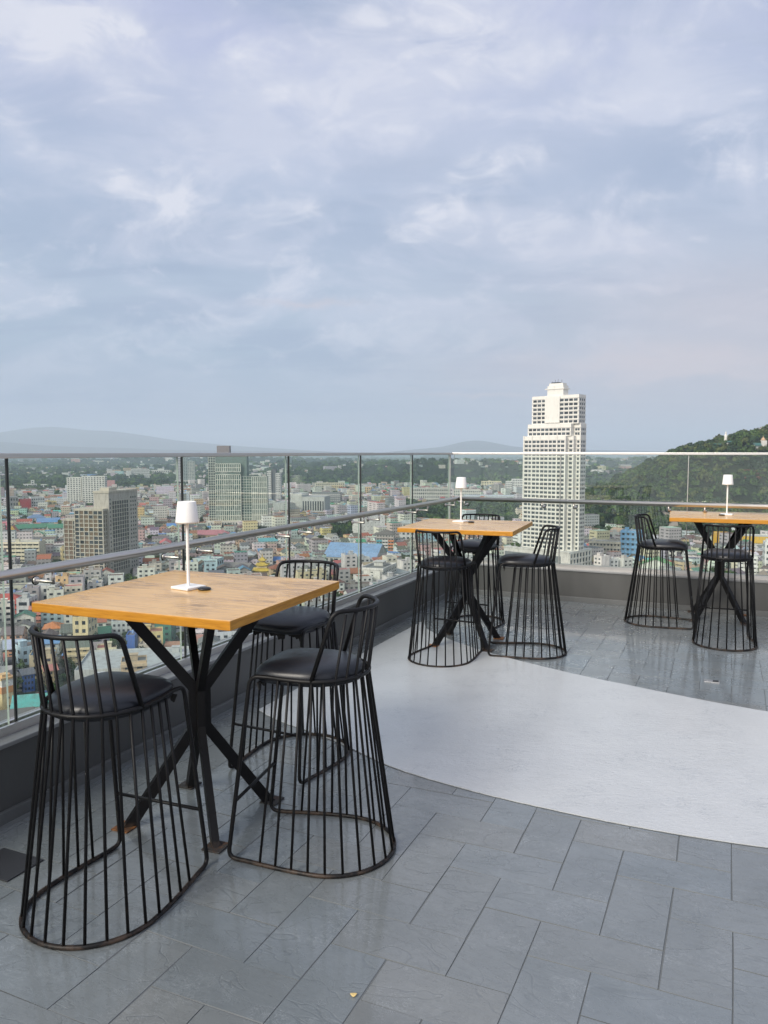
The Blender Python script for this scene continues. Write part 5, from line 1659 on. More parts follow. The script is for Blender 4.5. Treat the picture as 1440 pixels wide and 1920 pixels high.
def clock_tower():
    p = at(17, 1352, GROUND); rz = -math.atan2(p.x, p.y) + math.radians(28)
    B = Building('clock_tower', 'cream and orange clock tower with porthole windows at the lower left edge', 'clock tower', p.x, p.y, rz, None, 'the clock tower')
    reserve(p, rz, 0, 2, 4, 4)
    CR = (0.72, 0.60, 0.34); ORG = (0.62, 0.30, 0.12)
    mb = MB(); mb.box(-2.0, 2.0, 0, 4.0, -1, 13.0); B.root.scale = (1.15, 1.15, 1.0); B.part('shaft', mb, 'painted_wall', CR)
    mb = MB(); mb.box(-2.3, 2.3, -0.3, 4.3, -1, 0.9); mb.box(-2.15, 2.15, -0.15, 4.15, 10.9, 13.4); B.part('orange_band', mb, 'painted_wall', ORG)
    mb = MB(); mb.box(-1.9, 1.9, 0.1, 3.9, 13.4, 16.2); B.part('clock_stage', mb, 'painted_wall', (0.74, 0.72, 0.66))
    mb = MB(); mb.box(-2.4, 2.4, -0.4, 4.4, 16.2, 17.0); mb.box(-1.4, 1.4, 0.6, 3.4, 17.0, 18.0); B.part('cornice', mb, 'painted_wall', (0.66, 0.44, 0.22))
    for face, M in (('F', Matrix.Translation((0, -0.02, 14.8)) @ Matrix.Rotation(math.pi / 2, 4, 'X')), ('L', Matrix.Translation((-2.0 + .08, 2, 14.8)) @ Matrix.Rotation(-math.pi / 2, 4, 'Y'))):
        mb = MB(); mb.lathe([(1.05, 0.0), (1.05, 0.12)], 24, 0, M); d = B.part('clock_face', mb, 'white_paint')
        mb = MB(); mb.box(-0.07, 0.07, 0, 0.75, 0.13, 0.18, 0, M); mb.box(0.07, 0.55, -0.06, 0.06, 0.13, 0.18, 0, M); B.part('clock_hands', mb, 'post_paint', None, d)
    for z in (2.6, 5.8, 9.0):
        for M in (Matrix.Translation((0, -0.0, z)) @ Matrix.Rotation(math.pi / 2, 4, 'X'), Matrix.Translation((-2.0, 2, z)) @ Matrix.Rotation(-math.pi / 2, 4, 'Y')):
            mb = MB(); mb.lathe([(0.5, 0.0), (0.5, 0.08)], 16, 0, M); B.part('porthole', mb, 'window_glass')
    B.finish()


clock_tower()
SB('shophouse', 'beige shophouse with a green awning behind the clock tower', 'shophouse', 34, 1297, 20, 36, 10, 12, (0.56, 0.46, 0.30), 'hip', (0.24, 0.23, 0.21), 3, 2, None, 2)
SB('shophouse', 'deep blue shophouse seen left of the nearest stool backrest', 'shophouse', 55, 1297, 21, 40, 10, 12, (0.045, 0.13, 0.40), 'gable', (0.13, 0.14, 0.16), 3, 3, 'the deep blue shophouse', 2)
SB('shophouse', 'yellow shophouse behind the nearest stool backrest', 'shophouse', 97, 1284, 22, 34, 10, 10, (0.66, 0.50, 0.26), 'gable', (0.42, 0.17, 0.14), 3, 3, None, 2)
SB('house', 'pale blue flat roofed house behind the nearest stool backrest', 'house', 60, 1245, 36, 32, 12, 18, (0.50, 0.66, 0.74), 'flat', R_BROWN, 2, 3, 'the pale blue house', 2)
SB('house', 'small red walled house with blue tin roof between stool spindles', 'house', 132, 1238, 26, 18, 12, -22, (0.42, 0.09, 0.06), 'gable', (0.12, 0.24, 0.50), 1, 3, None, 2)
SB('apartment_block', 'narrow pale yellow four storey building under the near table corner', 'apartment block', 152, 1222, 27, 64, 14, -20, (0.68, 0.58, 0.34), 'flat', (0.2, 0.2, 0.2), 4, 2, 'the narrow yellow building', 3)
SB('house', 'house with a bright orange hip roof under the near table corner', 'house', 98, 1192, 32, 22, 12, -6, (0.62, 0.58, 0.50), 'hip', (0.52, 0.19, 0.06), 1, 3, 'the orange hip roof', 2)
SB('apartment_block', 'narrow grey white block with black balcony openings at left', 'apartment block', 44, 1168, 22, 44, 14, -20, (0.60, 0.61, 0.61), 'flat', (0.36, 0.38, 0.37), 3, 1, None, 3, 0.7)
SB('apartment_block', 'salmon pink flats touching the near table corner', 'apartment block', 72, 1168, 32, 30, 14, -14, (0.62, 0.28, 0.23), 'flat', (0.4, 0.16, 0.12), 3, 4, 'the salmon flats', 2, bands='ledge')
SB('apartment_block', 'red and white balconied row at the left edge below the handrail', 'shophouse row', 10, 1166, 62, 50, 14, -10, (0.56, 0.14, 0.12), 'hip', (0.40, 0.09, 0.07), 4, 8, 'the red balconied row', 2, bands='balcony')
SB('apartment_block', 'wide white building with roof terrace below the left bracket', 'apartment block', 68, 1128, 66, 28, 14, -16, (0.72, 0.71, 0.68), 'flat', R_LIGHT, 2, 6, 'the wide white building', 2)
SB('apartment_block', 'tan block with pale side wall right of the left bracket', 'apartment block', 117, 1120, 22, 38, 14, -24, (0.62, 0.42, 0.23), 'flat', R_GREY, 4, 2, None, 3, 0.3)
SB('house', 'yellow and pink gabled house at the left edge', 'house', 22, 1209, 36, 30, 12, -14, (0.64, 0.38, 0.26), 'gable', (0.16, 0.14, 0.14), 2, 3, None, 2)
SB('house', 'orange house under pale blue tin roof at the left edge', 'house', 14, 1232, 46, 28, 12, -10, (0.60, 0.34, 0.20), 'gable', (0.36, 0.42, 0.52), 2, 4, None, 2)
SB('house', 'mint coloured house beside the clock tower top', 'house', 4, 1278, 26, 24, 10, -12, (0.32, 0.60, 0.52), 'gable', (0.4, 0.40, 0.38), 2, 2, None, 2)
SB('apartment_block', 'dark green four storey building under the near table leg', 'apartment block', 306, 1206, 30, 46, 14, -12, (0.05, 0.20, 0.15), 'flat', R_GREY, 4, 2, 'the dark green building', 2, 0.4)
SB('shop_block', 'white and teal two storey building under the near table', 'shophouse row', 228, 1198, 36, 32, 12, -10, (0.62, 0.66, 0.64), 'flat', R_GREY, 3, 4, 'the white and teal building', 2)
SB('house', 'small building with a strong blue side wall under the near table', 'house', 245, 1219, 16, 26, 10, -8, (0.06, 0.16, 0.52), 'flat', R_GREY, 0, 1, None, 0)
SB('house', 'unfinished small stone house between stool and table leg', 'house', 278, 1236, 34, 26, 10, -12, (0.48, 0.43, 0.36), 'flat', (0.33, 0.30, 0.26), 1, 3, None, 2)
SB('workshop', 'green walled container workshop with rust top beside the table leg', 'workshop', 322, 1223, 24, 17, 8, -10, (0.13, 0.30, 0.11), 'gable', (0.36, 0.20, 0.13), 1, 2, None, 0)
SB('warehouse', 'very near low building with wide pale grey flat roof, lower left', 'warehouse', 250, 1288, 210, 34, 34, -8, (0.48, 0.50, 0.49), 'flat', (0.40, 0.43, 0.42), 0, 1, 'the wide grey roof', 0, tanks=1)
SB('house', 'white gabled house with reddish roof seen between the table legs', 'house', 378, 1222, 30, 28, 10, -28, (0.62, 0.60, 0.56), 'gable', (0.34, 0.17, 0.14), 1, 2, None, 2)
SB('house', 'house with sky blue roof sheets seen between the table legs', 'house', 412, 1226, 26, 18, 10, -14, (0.25, 0.45, 0.6), 'hip', (0.18, 0.36, 0.58), 1, 2, None, 0)
# right side
SB('apartment_block', 'cream apartment block with long rows of windows left of the blue flats', 'apartment block', 1133, 1052, 58, 36, 16, -4, (0.64, 0.59, 0.48), 'flat', (0.36, 0.35, 0.33), 4, 9, 'the cream flats', 0, 0.45, 0.4, 'ledge')
SB('apartment_block', 'bright blue seven storey flats beside the far left stool', 'apartment block', 1181, 1054, 36, 58, 14, -8, (0.22, 0.46, 0.70), 'flat', (0.45, 0.48, 0.5), 6, 4, 'the blue flats', 3, bands='balcony')
SB('apartment_block', 'grey house with orange upper storey above the cream flats', 'apartment block', 1150, 1026, 22, 28, 12, -4, (0.30, 0.32, 0.32), 'flat', (0.45, 0.16, 0.06), 2, 2, None, 0)
SB('warehouse', 'white hall with a bright green gable roof seen through the far left stool', 'warehouse', 1228, 1090, 58, 42, 18, -6, (0.66, 0.70, 0.62), 'gable', (0.13, 0.33, 0.11), 1, 4, 'the green gable hall', 0, along='y')
SB('apartment_block', 'white flats behind the far left stool', 'apartment block', 1245, 1052, 44, 30, 14, 4, (0.68, 0.66, 0.62), 'flat', R_GREY, 4, 6, None, 0)
SB('house', 'orange tiled house beside the green gable hall', 'house', 1276, 1092, 28, 22, 12, 4, (0.58, 0.42, 0.30), 'hip', (0.46, 0.22, 0.13), 1, 3, None, 0)
SB('shop_block', 'long store with a wide yellow fascia below the hill', 'store', 1415, 1034, 150, 26, 30, 3, (0.62, 0.62, 0.56), 'flat', (0.5, 0.5, 0.48), 0, 1, 'the yellow store', 0, tanks=0)
SB('shop_block', 'yellow entrance block of the store at its left end', 'store', 1351, 1036, 26, 36, 12, 3, (0.62, 0.36, 0.03), 'flat', (0.5, 0.4, 0.2), 0, 1, None, 0, tanks=0)
SB('apartment_block', 'white balconied flats below the yellow store', 'apartment block', 1402, 1084, 32, 40, 14, 5, (0.66, 0.66, 0.63), 'flat', R_LIGHT, 5, 4, None, 2, bands='balcony')
SB('apartment_block', 'white flats cut by the right edge of the photo', 'apartment block', 1446, 1078, 24, 60, 14, 8, (0.70, 0.70, 0.67), 'flat', R_LIGHT, 5, 3, None, 2)
SB('house', 'thatched round roofed pavilion at lower right', 'pavilion', 1432, 1102, 34, 32, 14, 4, (0.36, 0.30, 0.24), 'hip', (0.22, 0.185, 0.15), 1, 3, None, 0, rh=7)
SB('house', 'grey hip roofed yellow house at the foot of the tall white tower', 'house', 1096, 1084, 34, 18, 12, -6, (0.66, 0.56, 0.28), 'hip', (0.27, 0.27, 0.27), 1, 4, None, 2)
SB('house', 'house with white sheet roof and blue wall near the far parapet', 'house', 1142, 1094, 38, 18, 12, -4, (0.32, 0.40, 0.48), 'gable', (0.60, 0.60, 0.58), 1, 3, None, 2)
SB('house', 'small house with orange and white walls near the far parapet', 'house', 1082, 1096, 24, 15, 10, -2, (0.66, 0.50, 0.34), 'gable', (0.42, 0.23, 0.14), 1, 2, None, 2)
SB('house', 'brown roofed house beneath the blue flats', 'house', 1186, 1090, 34, 20, 12, 2, (0.44, 0.34, 0.26), 'hip', (0.28, 0.15, 0.10), 1, 3, None, 2)


def store_fascia():
    p, rz = hero(1415, 1034, 3)
    for o in COL.objects:
        if o.get('label', '').startswith('long store with a wide yellow'):
            k = p.y / F; w = 75 * k; h = 26 * k
            mb = MB(); mb.box(-w - .3, w + .3, -0.9, -0.02, h - 5.5, h + 1.4); mb.build('fascia', MAT['painted_wall'], o, (0, 0, 0), (0.66, 0.40, 0.02))


store_fascia()


# ------------------------------------------------------------------ on the hill
def hilltop():
    def on_hill(u, D):
        x = (u - 720) / F * D
        return Vector((x, D, GROUND + hill_h(x, D)))
    p = on_hill(1358, 1128)
    e = tag(empty('statue', p + Vector((0, 0, 0))), 'slender white standing statue on the ridge of the green hill', 'statue')
    zb = (848 - 833) / F * 1128 + EYE - p.z; zt = (848 - 808) / F * 1128 + EYE - p.z
    mb = MB(); s = zt - zb
    mb.lathe([(0.15 * s, zb), (0.165 * s, zb + .05 * s), (0.10 * s, zb + .08 * s), (0.115 * s, zb + .3 * s), (0.10 * s, zb + .5 * s), (0.13 * s, zb + .66 * s), (0.05 * s, zb + .74 * s), (0.062 * s, zb + .80 * s), (0.055 * s, zb + .86 * s), (0.02 * s, zb + .92 * s), (0.0, zb + s)], 14, cap1=False)
    mb.build('figure', MAT['white_paint'], e)
    mb = MB(); mb.box(-4, 4, -4, 4, -4, zb * .9); mb.box(-3, 3, -3, 3, zb * .9, zb); mb.build('pedestal', MAT['painted_wall'], e, (0, 0, 0), (0.5, 0.5, 0.47))
    for u, D, w, lab in ((1346, 1105, 7, 'teal roofed pavilion just below the white statue on the hill'), (1416, 1060, 4.5, 'small teal gabled shrine on the hill right of the statue'), (1366, 1100, 4, 'tiny teal roofed shelter right beside the white statue')):
        p = on_hill(u, D)
        zz = 10.0
        b = Building('pavilion', lab, 'pavilion', p.x, p.y, 0.2, 'pavilions on the hill'); b.root.location.z = p.z
        mb = MB(); mb.box(-w, w, -3, 3, -3, zz - 3); b.part('wall', mb, 'painted_wall', (0.5, 0.52, 0.48))
        mb = MB(); gable(mb, -w, w, -3, 3, zz - 3, 2.6, 1.2, 'x'); b.part('roof', mb, 'sheet_roof', (0.035, 0.14, 0.125)); b.finish()
    p = on_hill(1428, 1065)
    b = Building('shrine', 'small white hilltop shrine with domed crown at right', 'shrine', p.x, p.y, 0.1); b.root.location.z = p.z
    mb = MB(); mb.box(-4, 4, -3, 3, -3, 9); b.part('wall', mb, 'white_paint'); mb = MB(); mb.lathe([(3, 9), (3.2, 10), (2, 12), (0.6, 13), (0, 16)], 12, cap1=False); b.part('dome', mb, 'painted_wall', (0.6, 0.4, 0.25)); b.finish()
    p = on_hill(1436, 1150)
    b = Building('house', 'grey gabled house on the very top of the hill, cut by the frame', 'house', p.x, p.y, 0.15); b.root.location.z = p.z
    mb = MB(); mb.box(-11, 11, -6, 6, -3, 8); gable_ends(mb, -11, 11, -6, 6, 8, 4, 'x'); b.part('wall', mb, 'white_paint'); mb = MB(); gable(mb, -11, 11, -6, 6, 8.05, 4, 1, 'x'); b.part('roof', mb, 'sheet_roof', (0.36, 0.35, 0.30)); b.finish()


hilltop()


# ------------------------------------------------------------------ streets, then the many small houses between
def streets():
    def strip(name, pts, w, z=0.12):
        mb = MB(); P = [at(u, v, GROUND) for u, v in pts]
        L = []; R = []
        for i, p in enumerate(P):
            d = (P[min(i + 1, len(P) - 1)] - P[max(i - 1, 0)]).normalized(); n = Vector((-d.y, d.x, 0)) * w / 2
            L.append(p + n); R.append(p - n)
        for i in range(len(P) - 1):
            mb.add([(*R[i].xy, GROUND + z), (*R[i + 1].xy, GROUND + z), (*L[i + 1].xy, GROUND + z), (*L[i].xy, GROUND + z)], [(0, 1, 2, 3)])
        tag(mb.build(name, MAT['asphalt']), kind='structure')
    strip('street', [(430, 1090), (470, 1068), (520, 1042), (560, 1030), (640, 1040)], 16)
    strip('car_park', [(400, 1084), (470, 1072), (500, 1050)], 30, 0.16)
    strip('market_street', [(-20, 1345), (60, 1325), (110, 1310), (170, 1290)], 22)
    strip('back_street', [(0, 1245), (60, 1190), (110, 1150), (300, 1120), (420, 1100)], 8)
    strip('hill_road', [(1010, 1100), (1090, 1072), (1200, 1070), (1320, 1060), (1440, 1048)], 12)
    strip('station_road', [(330, 1130), (360, 1240), (420, 1300)], 9)
    for q in ([(400, 1084), (470, 1072), (500, 1050)], [(430, 1090), (470, 1068), (520, 1042)]):
        p = at(470, 1070, GROUND); USED.append((p.x, p.y, 26, 26, 20, 0))
    p = at(60, 1325, GROUND); USED.append((p.x, p.y, 18, 16, 10, 0))


streets()

PALETTE = [WHITE, (0.70, 0.70, 0.68), (0.62, 0.62, 0.60), CREAM, (0.66, 0.63, 0.55), GREY, (0.5, 0.49, 0.46), YELLOW, (0.64, 0.56, 0.38), PINK, (0.60, 0.44, 0.38), AQUA, (0.40, 0.52, 0.58), (0.50, 0.58, 0.50), TAN, (0.32, 0.32, 0.31)]
PAL_NAME = ['white', 'off white', 'pale grey', 'cream', 'ivory', 'grey', 'warm grey', 'yellow', 'straw coloured', 'pink', 'dusty pink', 'aqua', 'slate blue', 'pale green', 'tan', 'dark grey']
PAL_W = [18, 15, 15, 9, 8, 12, 10, 3, 4, 2, 3, 2, 2, 1, 5, 6]
ROOFS = [(R_GREY, 'grey'), ((0.13, 0.125, 0.12), 'sooty'), (R_RUST, 'rust red'), (R_BROWN, 'brown'), (R_LIGHT, 'pale metal'), (R_BLUE, 'blue'), (R_GREEN, 'green'), (R_RED, 'red'), (R_TEAL, 'teal'), ((0.33, 0.26, 0.20), 'sandy')]
ROOF_W = [24, 20, 15, 16, 10, 5, 3, 3, 2, 6]
SEEN = set()
NUM = ['one', 'two', 'three', 'four', 'five', 'six']


def unique(base, p, h=4):
    u, v = project((p[0], p[1], GROUND + h)); D = math.hypot(p[0], p[1])
    near = sorted(LANDMARKS, key=lambda L: math.hypot(L[0] - u, (L[1] - v) * 1.6))
    rel = []
    for L in near[:9]:
        du, dv = u - L[0], v - L[1]
        if abs(dv) * 1.3 > abs(du): w = ('behind' if dv < 0 else 'in front of')
        else: w = 'left of' if du < 0 else 'right of'
        rel.append((w, L[2]))
    for far in ('', 'just ', 'further '):
        for w, s in rel[:5]:
            d = min(math.hypot(L[0] - u, (L[1] - v) * 1.6) for L in near if L[2] == s)
            if far == 'just ' and d > 60: continue
            if far == 'further ' and d <= 60: continue
            t = '%s %s%s %s' % (base, far, w, s)
            if len(t.split()) <= 16 and t not in SEEN:
                SEEN.add(t); return t
    for i in range(len(rel)):
        for j in range(i + 1, len(rel)):
            t = '%s %s %s, %s %s' % (base, rel[i][0], rel[i][1], rel[j][0], rel[j][1])
            if len(t.split()) <= 16 and t not in SEEN:
                SEEN.add(t); return t
    for w, s in rel:
        for c in ('lower one', 'upper one', 'smaller one', 'larger one', 'paler one', 'farther one', 'nearer one'):
            t = '%s %s %s, %s' % (base, w, s, c)
            if len(t.split()) <= 16 and t not in SEEN:
                SEEN.add(t); print('FALLBACK', t); return t
    t = base; SEEN.add(t); print('BASE', t)
    return t


def parapet_v(u):
    return 1398 + (1064 - 1398) * u / 845 if u < 845 else 1064 + (1104 - 1064) * (u - 845) / 595


CLEAR = [  # photo rectangles kept as greenery or open ground: u0, u1, v0, v1
    (760, 980, 944, 985), (1090, 1300, 905, 1000), (1180, 1440, 900, 1015), (464, 510, 975, 1010), (620, 672, 982, 1014), (100, 132, 1050, 1078), (205, 262, 1075, 1120), (530, 850, 855, 900), (20, 120, 1074, 1100), (330, 352, 1050, 1085), (990, 1060, 1040, 1075)]
FILL = []


def wooded(u, v):
    """how wooded the country is at a place in the view, 0..1"""
    k = 0.54
    if 520 < u < 850 and 858 < v < 902: k = 0.93
    if 0 < u < 130 and 862 < v < 925: k = 0.85
    if 130 <= u < 330 and 862 < v < 915: k = 0.66
    if 850 <= u < 980 and v < 905: k = 0.74
    if 760 < u < 980 and 940 < v < 990: k = 1.0
    if 1090 < u < 1240 and 878 < v < 1000: k = 0.8
    if 1090 < u < 1300 and 925 < v < 1000: k = 1.0
    if 1180 < u and 880 < v < 1015: k = 1.0
    if v < 866: k = max(k, 0.7)
    return k


def fill_town():
    rn = random.Random(21)
    cands = []
    for gi in range(-130, 130):
        for gj in range(-40, 190):
            a = gi * 12.5 + rn.uniform(-2, 2); b = 255 + gj * 14.0 + rn.uniform(-2, 2)
            ang = 0.38 + 0.12 * math.sin(gi * .13)
            x = a * math.cos(0.38) - (b - 600) * math.sin(0.38); y = 600 + a * math.sin(0.38) + (b - 600) * math.cos(0.38)
            if y < 260 or math.hypot(x, y) > 2300: continue
            u, v = project((x, y, GROUND))
            ut, vt = project((x, y, GROUND + 8))
            if not (-520 < u < 1960): continue
            if -30 < u < 1470 and vt > parapet_v(u) - 2: continue
            if hill_h(x, y) > 4: continue
            if any(c[0] < u < c[1] and c[2] < v < c[3] for c in CLEAR): continue
            D = math.hypot(x, y)
            if D > 560 and rn.random() < 0.20: continue
            if D > 900 and rn.random() < wooded(u, v) * min(1, (D - 600) / 1200): continue
            cands.append((math.hypot(x, y), x, y, ang, u, v))
    cands.sort()
    n = 0
    for D, x, y, ang, u, v in cands:
        row = rn.random() < 0.22
        w = rn.uniform(17, 26) if row else rn.uniform(8, 12.5); d = rn.uniform(9, 12)
        r = 0.42 * math.hypot(w, d)
        if taken(x, y, r * 0.9): continue
        if n >= 285 or not (-30 < u < 1470):
            FILL.append((x, y, w, d, ang)); USED.append((x, y, r, w / 2, d / 2, ang)); continue
        n += 1
        wi = rn.choices(range(len(PALETTE)), PAL_W)[0]; ri = rn.choices(range(len(ROOFS)), ROOF_W)[0]
        fl = rn.choices([1, 2, 3, 4, 5], [16, 34, 28, 16, 6])[0] if not row else rn.choices([2, 3, 4], [35, 45, 20])[0]
        kind = 'flat' if fl >= 4 or (row and rn.random() < .5) or rn.random() < 0.18 else rn.choice(['gable', 'gable', 'hip'])
        wall = tuple(k * rn.uniform(.92, 1.05) for k in PALETTE[wi]); rc = tuple(k * rn.uniform(.85, 1.15) for k in ROOFS[ri][0])
        nm = 'shophouse_row' if row else ('house' if fl <= 2 else 'shophouse')
        what = '%s %s %s with %s %s roof' % (NUM[fl - 1] + ' storey', PAL_NAME[wi], {'shophouse_row': 'shophouse row', 'house': 'house', 'shophouse': 'building'}[nm], ROOFS[ri][1], kind)
        lab = unique(what, (x, y), fl * 3)
        h = fl * 3.3 + (1.8 if kind != 'flat' else 0)
        rot = ang + rn.choice([0, 0, math.pi / 2, 0]) + rn.uniform(-.06, .06)
        near = D < 470
        rz = rot
        # turn a face towards the camera
        view = -math.atan2(x, y)
        while rz - view > math.pi / 4: rz -= math.pi / 2
        while rz - view < -math.pi / 4: rz += math.pi / 2
        bays = max(2, int(w / 3.6))
        c = Matrix.Rotation(rz, 3, 'Z') @ Vector((0, -d / 2, 0))
        B = simple_building(nm, lab, {'shophouse_row': 'shophouse row', 'house': 'house', 'shophouse': 'shophouse'}[nm], 0, 0, 0, 0, d, math.degrees(rz), wall, kind, rc,
                            fl, bays, None, 2 if near else 0, 0.46, 0.42, rn.choice([None, 'balcony', 'ledge', None]) if near and fl > 1 else None, n, 'small buildings of the town',
                            None, rn.choice(['x', 'y']) if not row else 'x', 'window_glass', (x + c.x, y + c.y), (w, h), rn.choice([0, 1, 2]))
        LM = (*project((x, y, GROUND + 5)),)
    print('fill houses', n, 'beyond', len(FILL))


fill_town()

# ------------------------------------------------------------------ town trees one can tell apart
TREES_AT = [(478, 1012, 1.7, 'broad'), (495, 1010, 1.9, 'broad'), (466, 1008, 1.4, 'bushy'), (632, 1012, 1.5, 'broad'), (655, 1014, 1.7, 'broad'), (662, 1012, 1.3, 'bushy'), (645, 1020, 1.1, 'bushy'),
            (370, 985, 1.8, 'bushy'), (378, 992, 1.6, 'tall'), (357, 1070, 1.4, 'broad'), (338, 1078, 1.3, 'tall'), (345, 1068, 1.3, 'broad'), (722, 1068, 0.01, 'bushy'),
            (215, 1100, 1.2, 'broad'), (232, 1105, 1.2, 'bushy'), (250, 1104, 1.1, 'broad'), (116, 1090, 1.3, 'broad'), (106, 1072, 1.4, 'broad'), (92, 1080, 1.2, 'bushy'), (124, 1082, 1.1, 'tall'), (60, 1088, 1.1, 'bushy'), (36, 1085, 1.0, 'bushy'),
            (112, 1026, 1.2, 'bushy'), (125, 1018, 1.2, 'broad'), (268, 1000, 1.3, 'broad'), (285, 1020, 1.4, 'broad'), (296, 1018, 1.3, 'broad'), (280, 1045, 1.2, 'bushy'), (300, 1060, 1.1, 'broad'),
            (182, 1228, 1.25, 'tall'), (188, 1236, 1.0, 'bushy'), (215, 1236, 1.25, 'tall'), (225, 1230, 1.0, 'broad'), (240, 1240, 0.9, 'bushy'), (340, 1205, 1.0, 'bushy'), (470, 1130, 1.0, 'broad'), (500, 1145, 0.9, 'bushy'), (520, 1128, 0.9, 'broad'),
            (765, 1068, 1.5, 'broad'), (752, 1062, 1.4, 'broad'), (780, 1066, 1.2, 'bushy'), (770, 1060, 1.3, 'bushy'), (560, 1075, 0.9, 'palm'), (572, 1068, 0.9, 'palm'), (590, 1066, 1.0, 'bushy'), (548, 1060, 0.9, 'bushy'),
            (585, 1024, 1.1, 'bushy'), (600, 1018, 1.1, 'broad'), (560, 1030, 1.0, 'bushy'), (720, 958, 1.4, 'broad'), (735, 962, 1.5, 'bushy'), (700, 966, 1.3, 'bushy'), (685, 980, 1.2, 'broad'), (608, 968, 1.3, 'broad'), (622, 976, 1.3, 'bushy'), (640, 970, 1.4, 'tall'),
            (795, 962, 1.6, 'bushy'), (815, 968, 1.6, 'broad'), (900, 952, 1.5, 'broad'), (915, 958, 1.6, 'bushy'), (935, 962, 1.6, 'broad'), (955, 968, 1.5, 'broad'), (965, 980, 1.5, 'bushy'), (985, 1036, 1.2, 'broad'), (978, 1046, 1.0, 'bushy'),
            (1085, 1040, 1.3, 'broad'), (1095, 1060, 1.2, 'bushy'), (1092, 1020, 1.3, 'tall'), (1118, 1066, 1.0, 'bushy'), (1140, 1070, 0.9, 'bushy'), (1160, 1096, 0.9, 'bushy'), (1290, 1080, 1.3, 'broad'), (1302, 1086, 1.3, 'tall'), (1322, 1096, 1.3, 'broad'), (1345, 1094, 1.4, 'broad'), (1368, 1100, 1.5, 'broad'), (1380, 1092, 1.3, 'bushy'), (1424, 1052, 1.1, 'palm'), (1430, 1062, 1.0, 'palm'), (1312, 1050, 1.2, 'tall'), (1300, 1040, 1.2, 'bushy'), (1285, 1035, 1.2, 'broad'), (1330, 1040, 1.2, 'tall'), (1262, 1030, 1.2, 'broad'), (1240, 1025, 1.2, 'bushy'), (1215, 1022, 1.3, 'broad')]


def town_trees():
    rn = random.Random(6)
    spots = [(at(u, v, GROUND), s, k) for u, v, s, k in TREES_AT if s > 0.1]
    tries = 0
    while len(spots) < 230 and tries < 6000:
        tries += 1
        u = rn.uniform(-10, 1450); v = rn.uniform(935, 1340)
        if v > parapet_v(u): continue
        p = at(u, v, GROUND)
        if p.length > 760 or hill_h(p.x, p.y) > 3 or taken(p.x, p.y, 2.0): continue
        if any((p - q[0]).length < 6 for q in spots): continue
        spots.append((p, rn.uniform(.55, 1.0), rn.choices(['broad', 'bushy', 'tall', 'palm'], [4, 5, 2, 1])[0]))
    names = {'broad': ('broad_tree', 'broad crowned'), 'bushy': ('bushy_tree', 'bushy'), 'tall': ('slim_tree', 'tall slim'), 'palm': ('palm_tree', 'palm')}
    tone = {'leaves': 'green', 'leaves_deep': 'dark green', 'leaves_olive': 'olive green'}
    for i, (p, s, k) in enumerate(spots):
        cr, tr, mt = rn.choice(TREE_PROTOS[k])
        nm, ad = names[k]
        size = 'large' if s > 1.25 else ('medium' if s > 0.9 else 'small')
        base = '%s %s %s%s' % (size, tone[mt], ad, ' tree' if k != 'palm' else '')
        e = tag(empty(nm, p, rn.uniform(0, 6.28)), unique(base, p, 5), 'tree', 'trees among the houses')
        e.scale = (s * rn.uniform(.9, 1.1), s * rn.uniform(.9, 1.1), s * rn.uniform(.85, 1.1))
        link('trunk', tr, e); link('crown', cr, e)


town_trees()


# ------------------------------------------------------------------ parked cars and market stalls far below
def make_car(kind):
    root = empty('parked_car')
    mb = MB()
    if kind == 'car': prof = [(-2.1, .35), (-2.15, .8), (-1.3, .95), (-.75, 1.42), (.85, 1.45), (1.5, 1.0), (2.1, .9), (2.15, .35)]
    else: prof = [(-2.5, .4), (-2.55, .95), (-1.6, 1.05), (-1.1, 1.7), (.4, 1.72), (.55, 1.1), (2.5, 1.08), (2.5, .4)]
    n = len(prof); V = [(x, -.85, z) for x, z in prof] + [(x, .85, z) for x, z in prof]
    mb.add(V, [tuple(range(n)), tuple(range(2 * n - 1, n - 1, -1))] + [(i, n + i, n + (i + 1) % n, (i + 1) % n) for i in range(n)])
    mb.build('body', MAT['car_paint'], root)
    mb = MB(); x0, x1 = (-.95, .95) if kind == 'car' else (-1.2, .38)
    mb.box(x0, x1, -.87, -.855, 1.0, 1.34); mb.box(x0, x1, .855, .87, 1.0, 1.34); mb.build('windows', MAT['window_glass'], root)
    for x in (-1.35, 1.35):
        for s in (-1, 1):
            mb = MB(); mb.tube([(x, s * .72, .33), (x, s * .9, .33)], 0.33, 12); mb.build('wheel', MAT['tyre'], root)
    return root


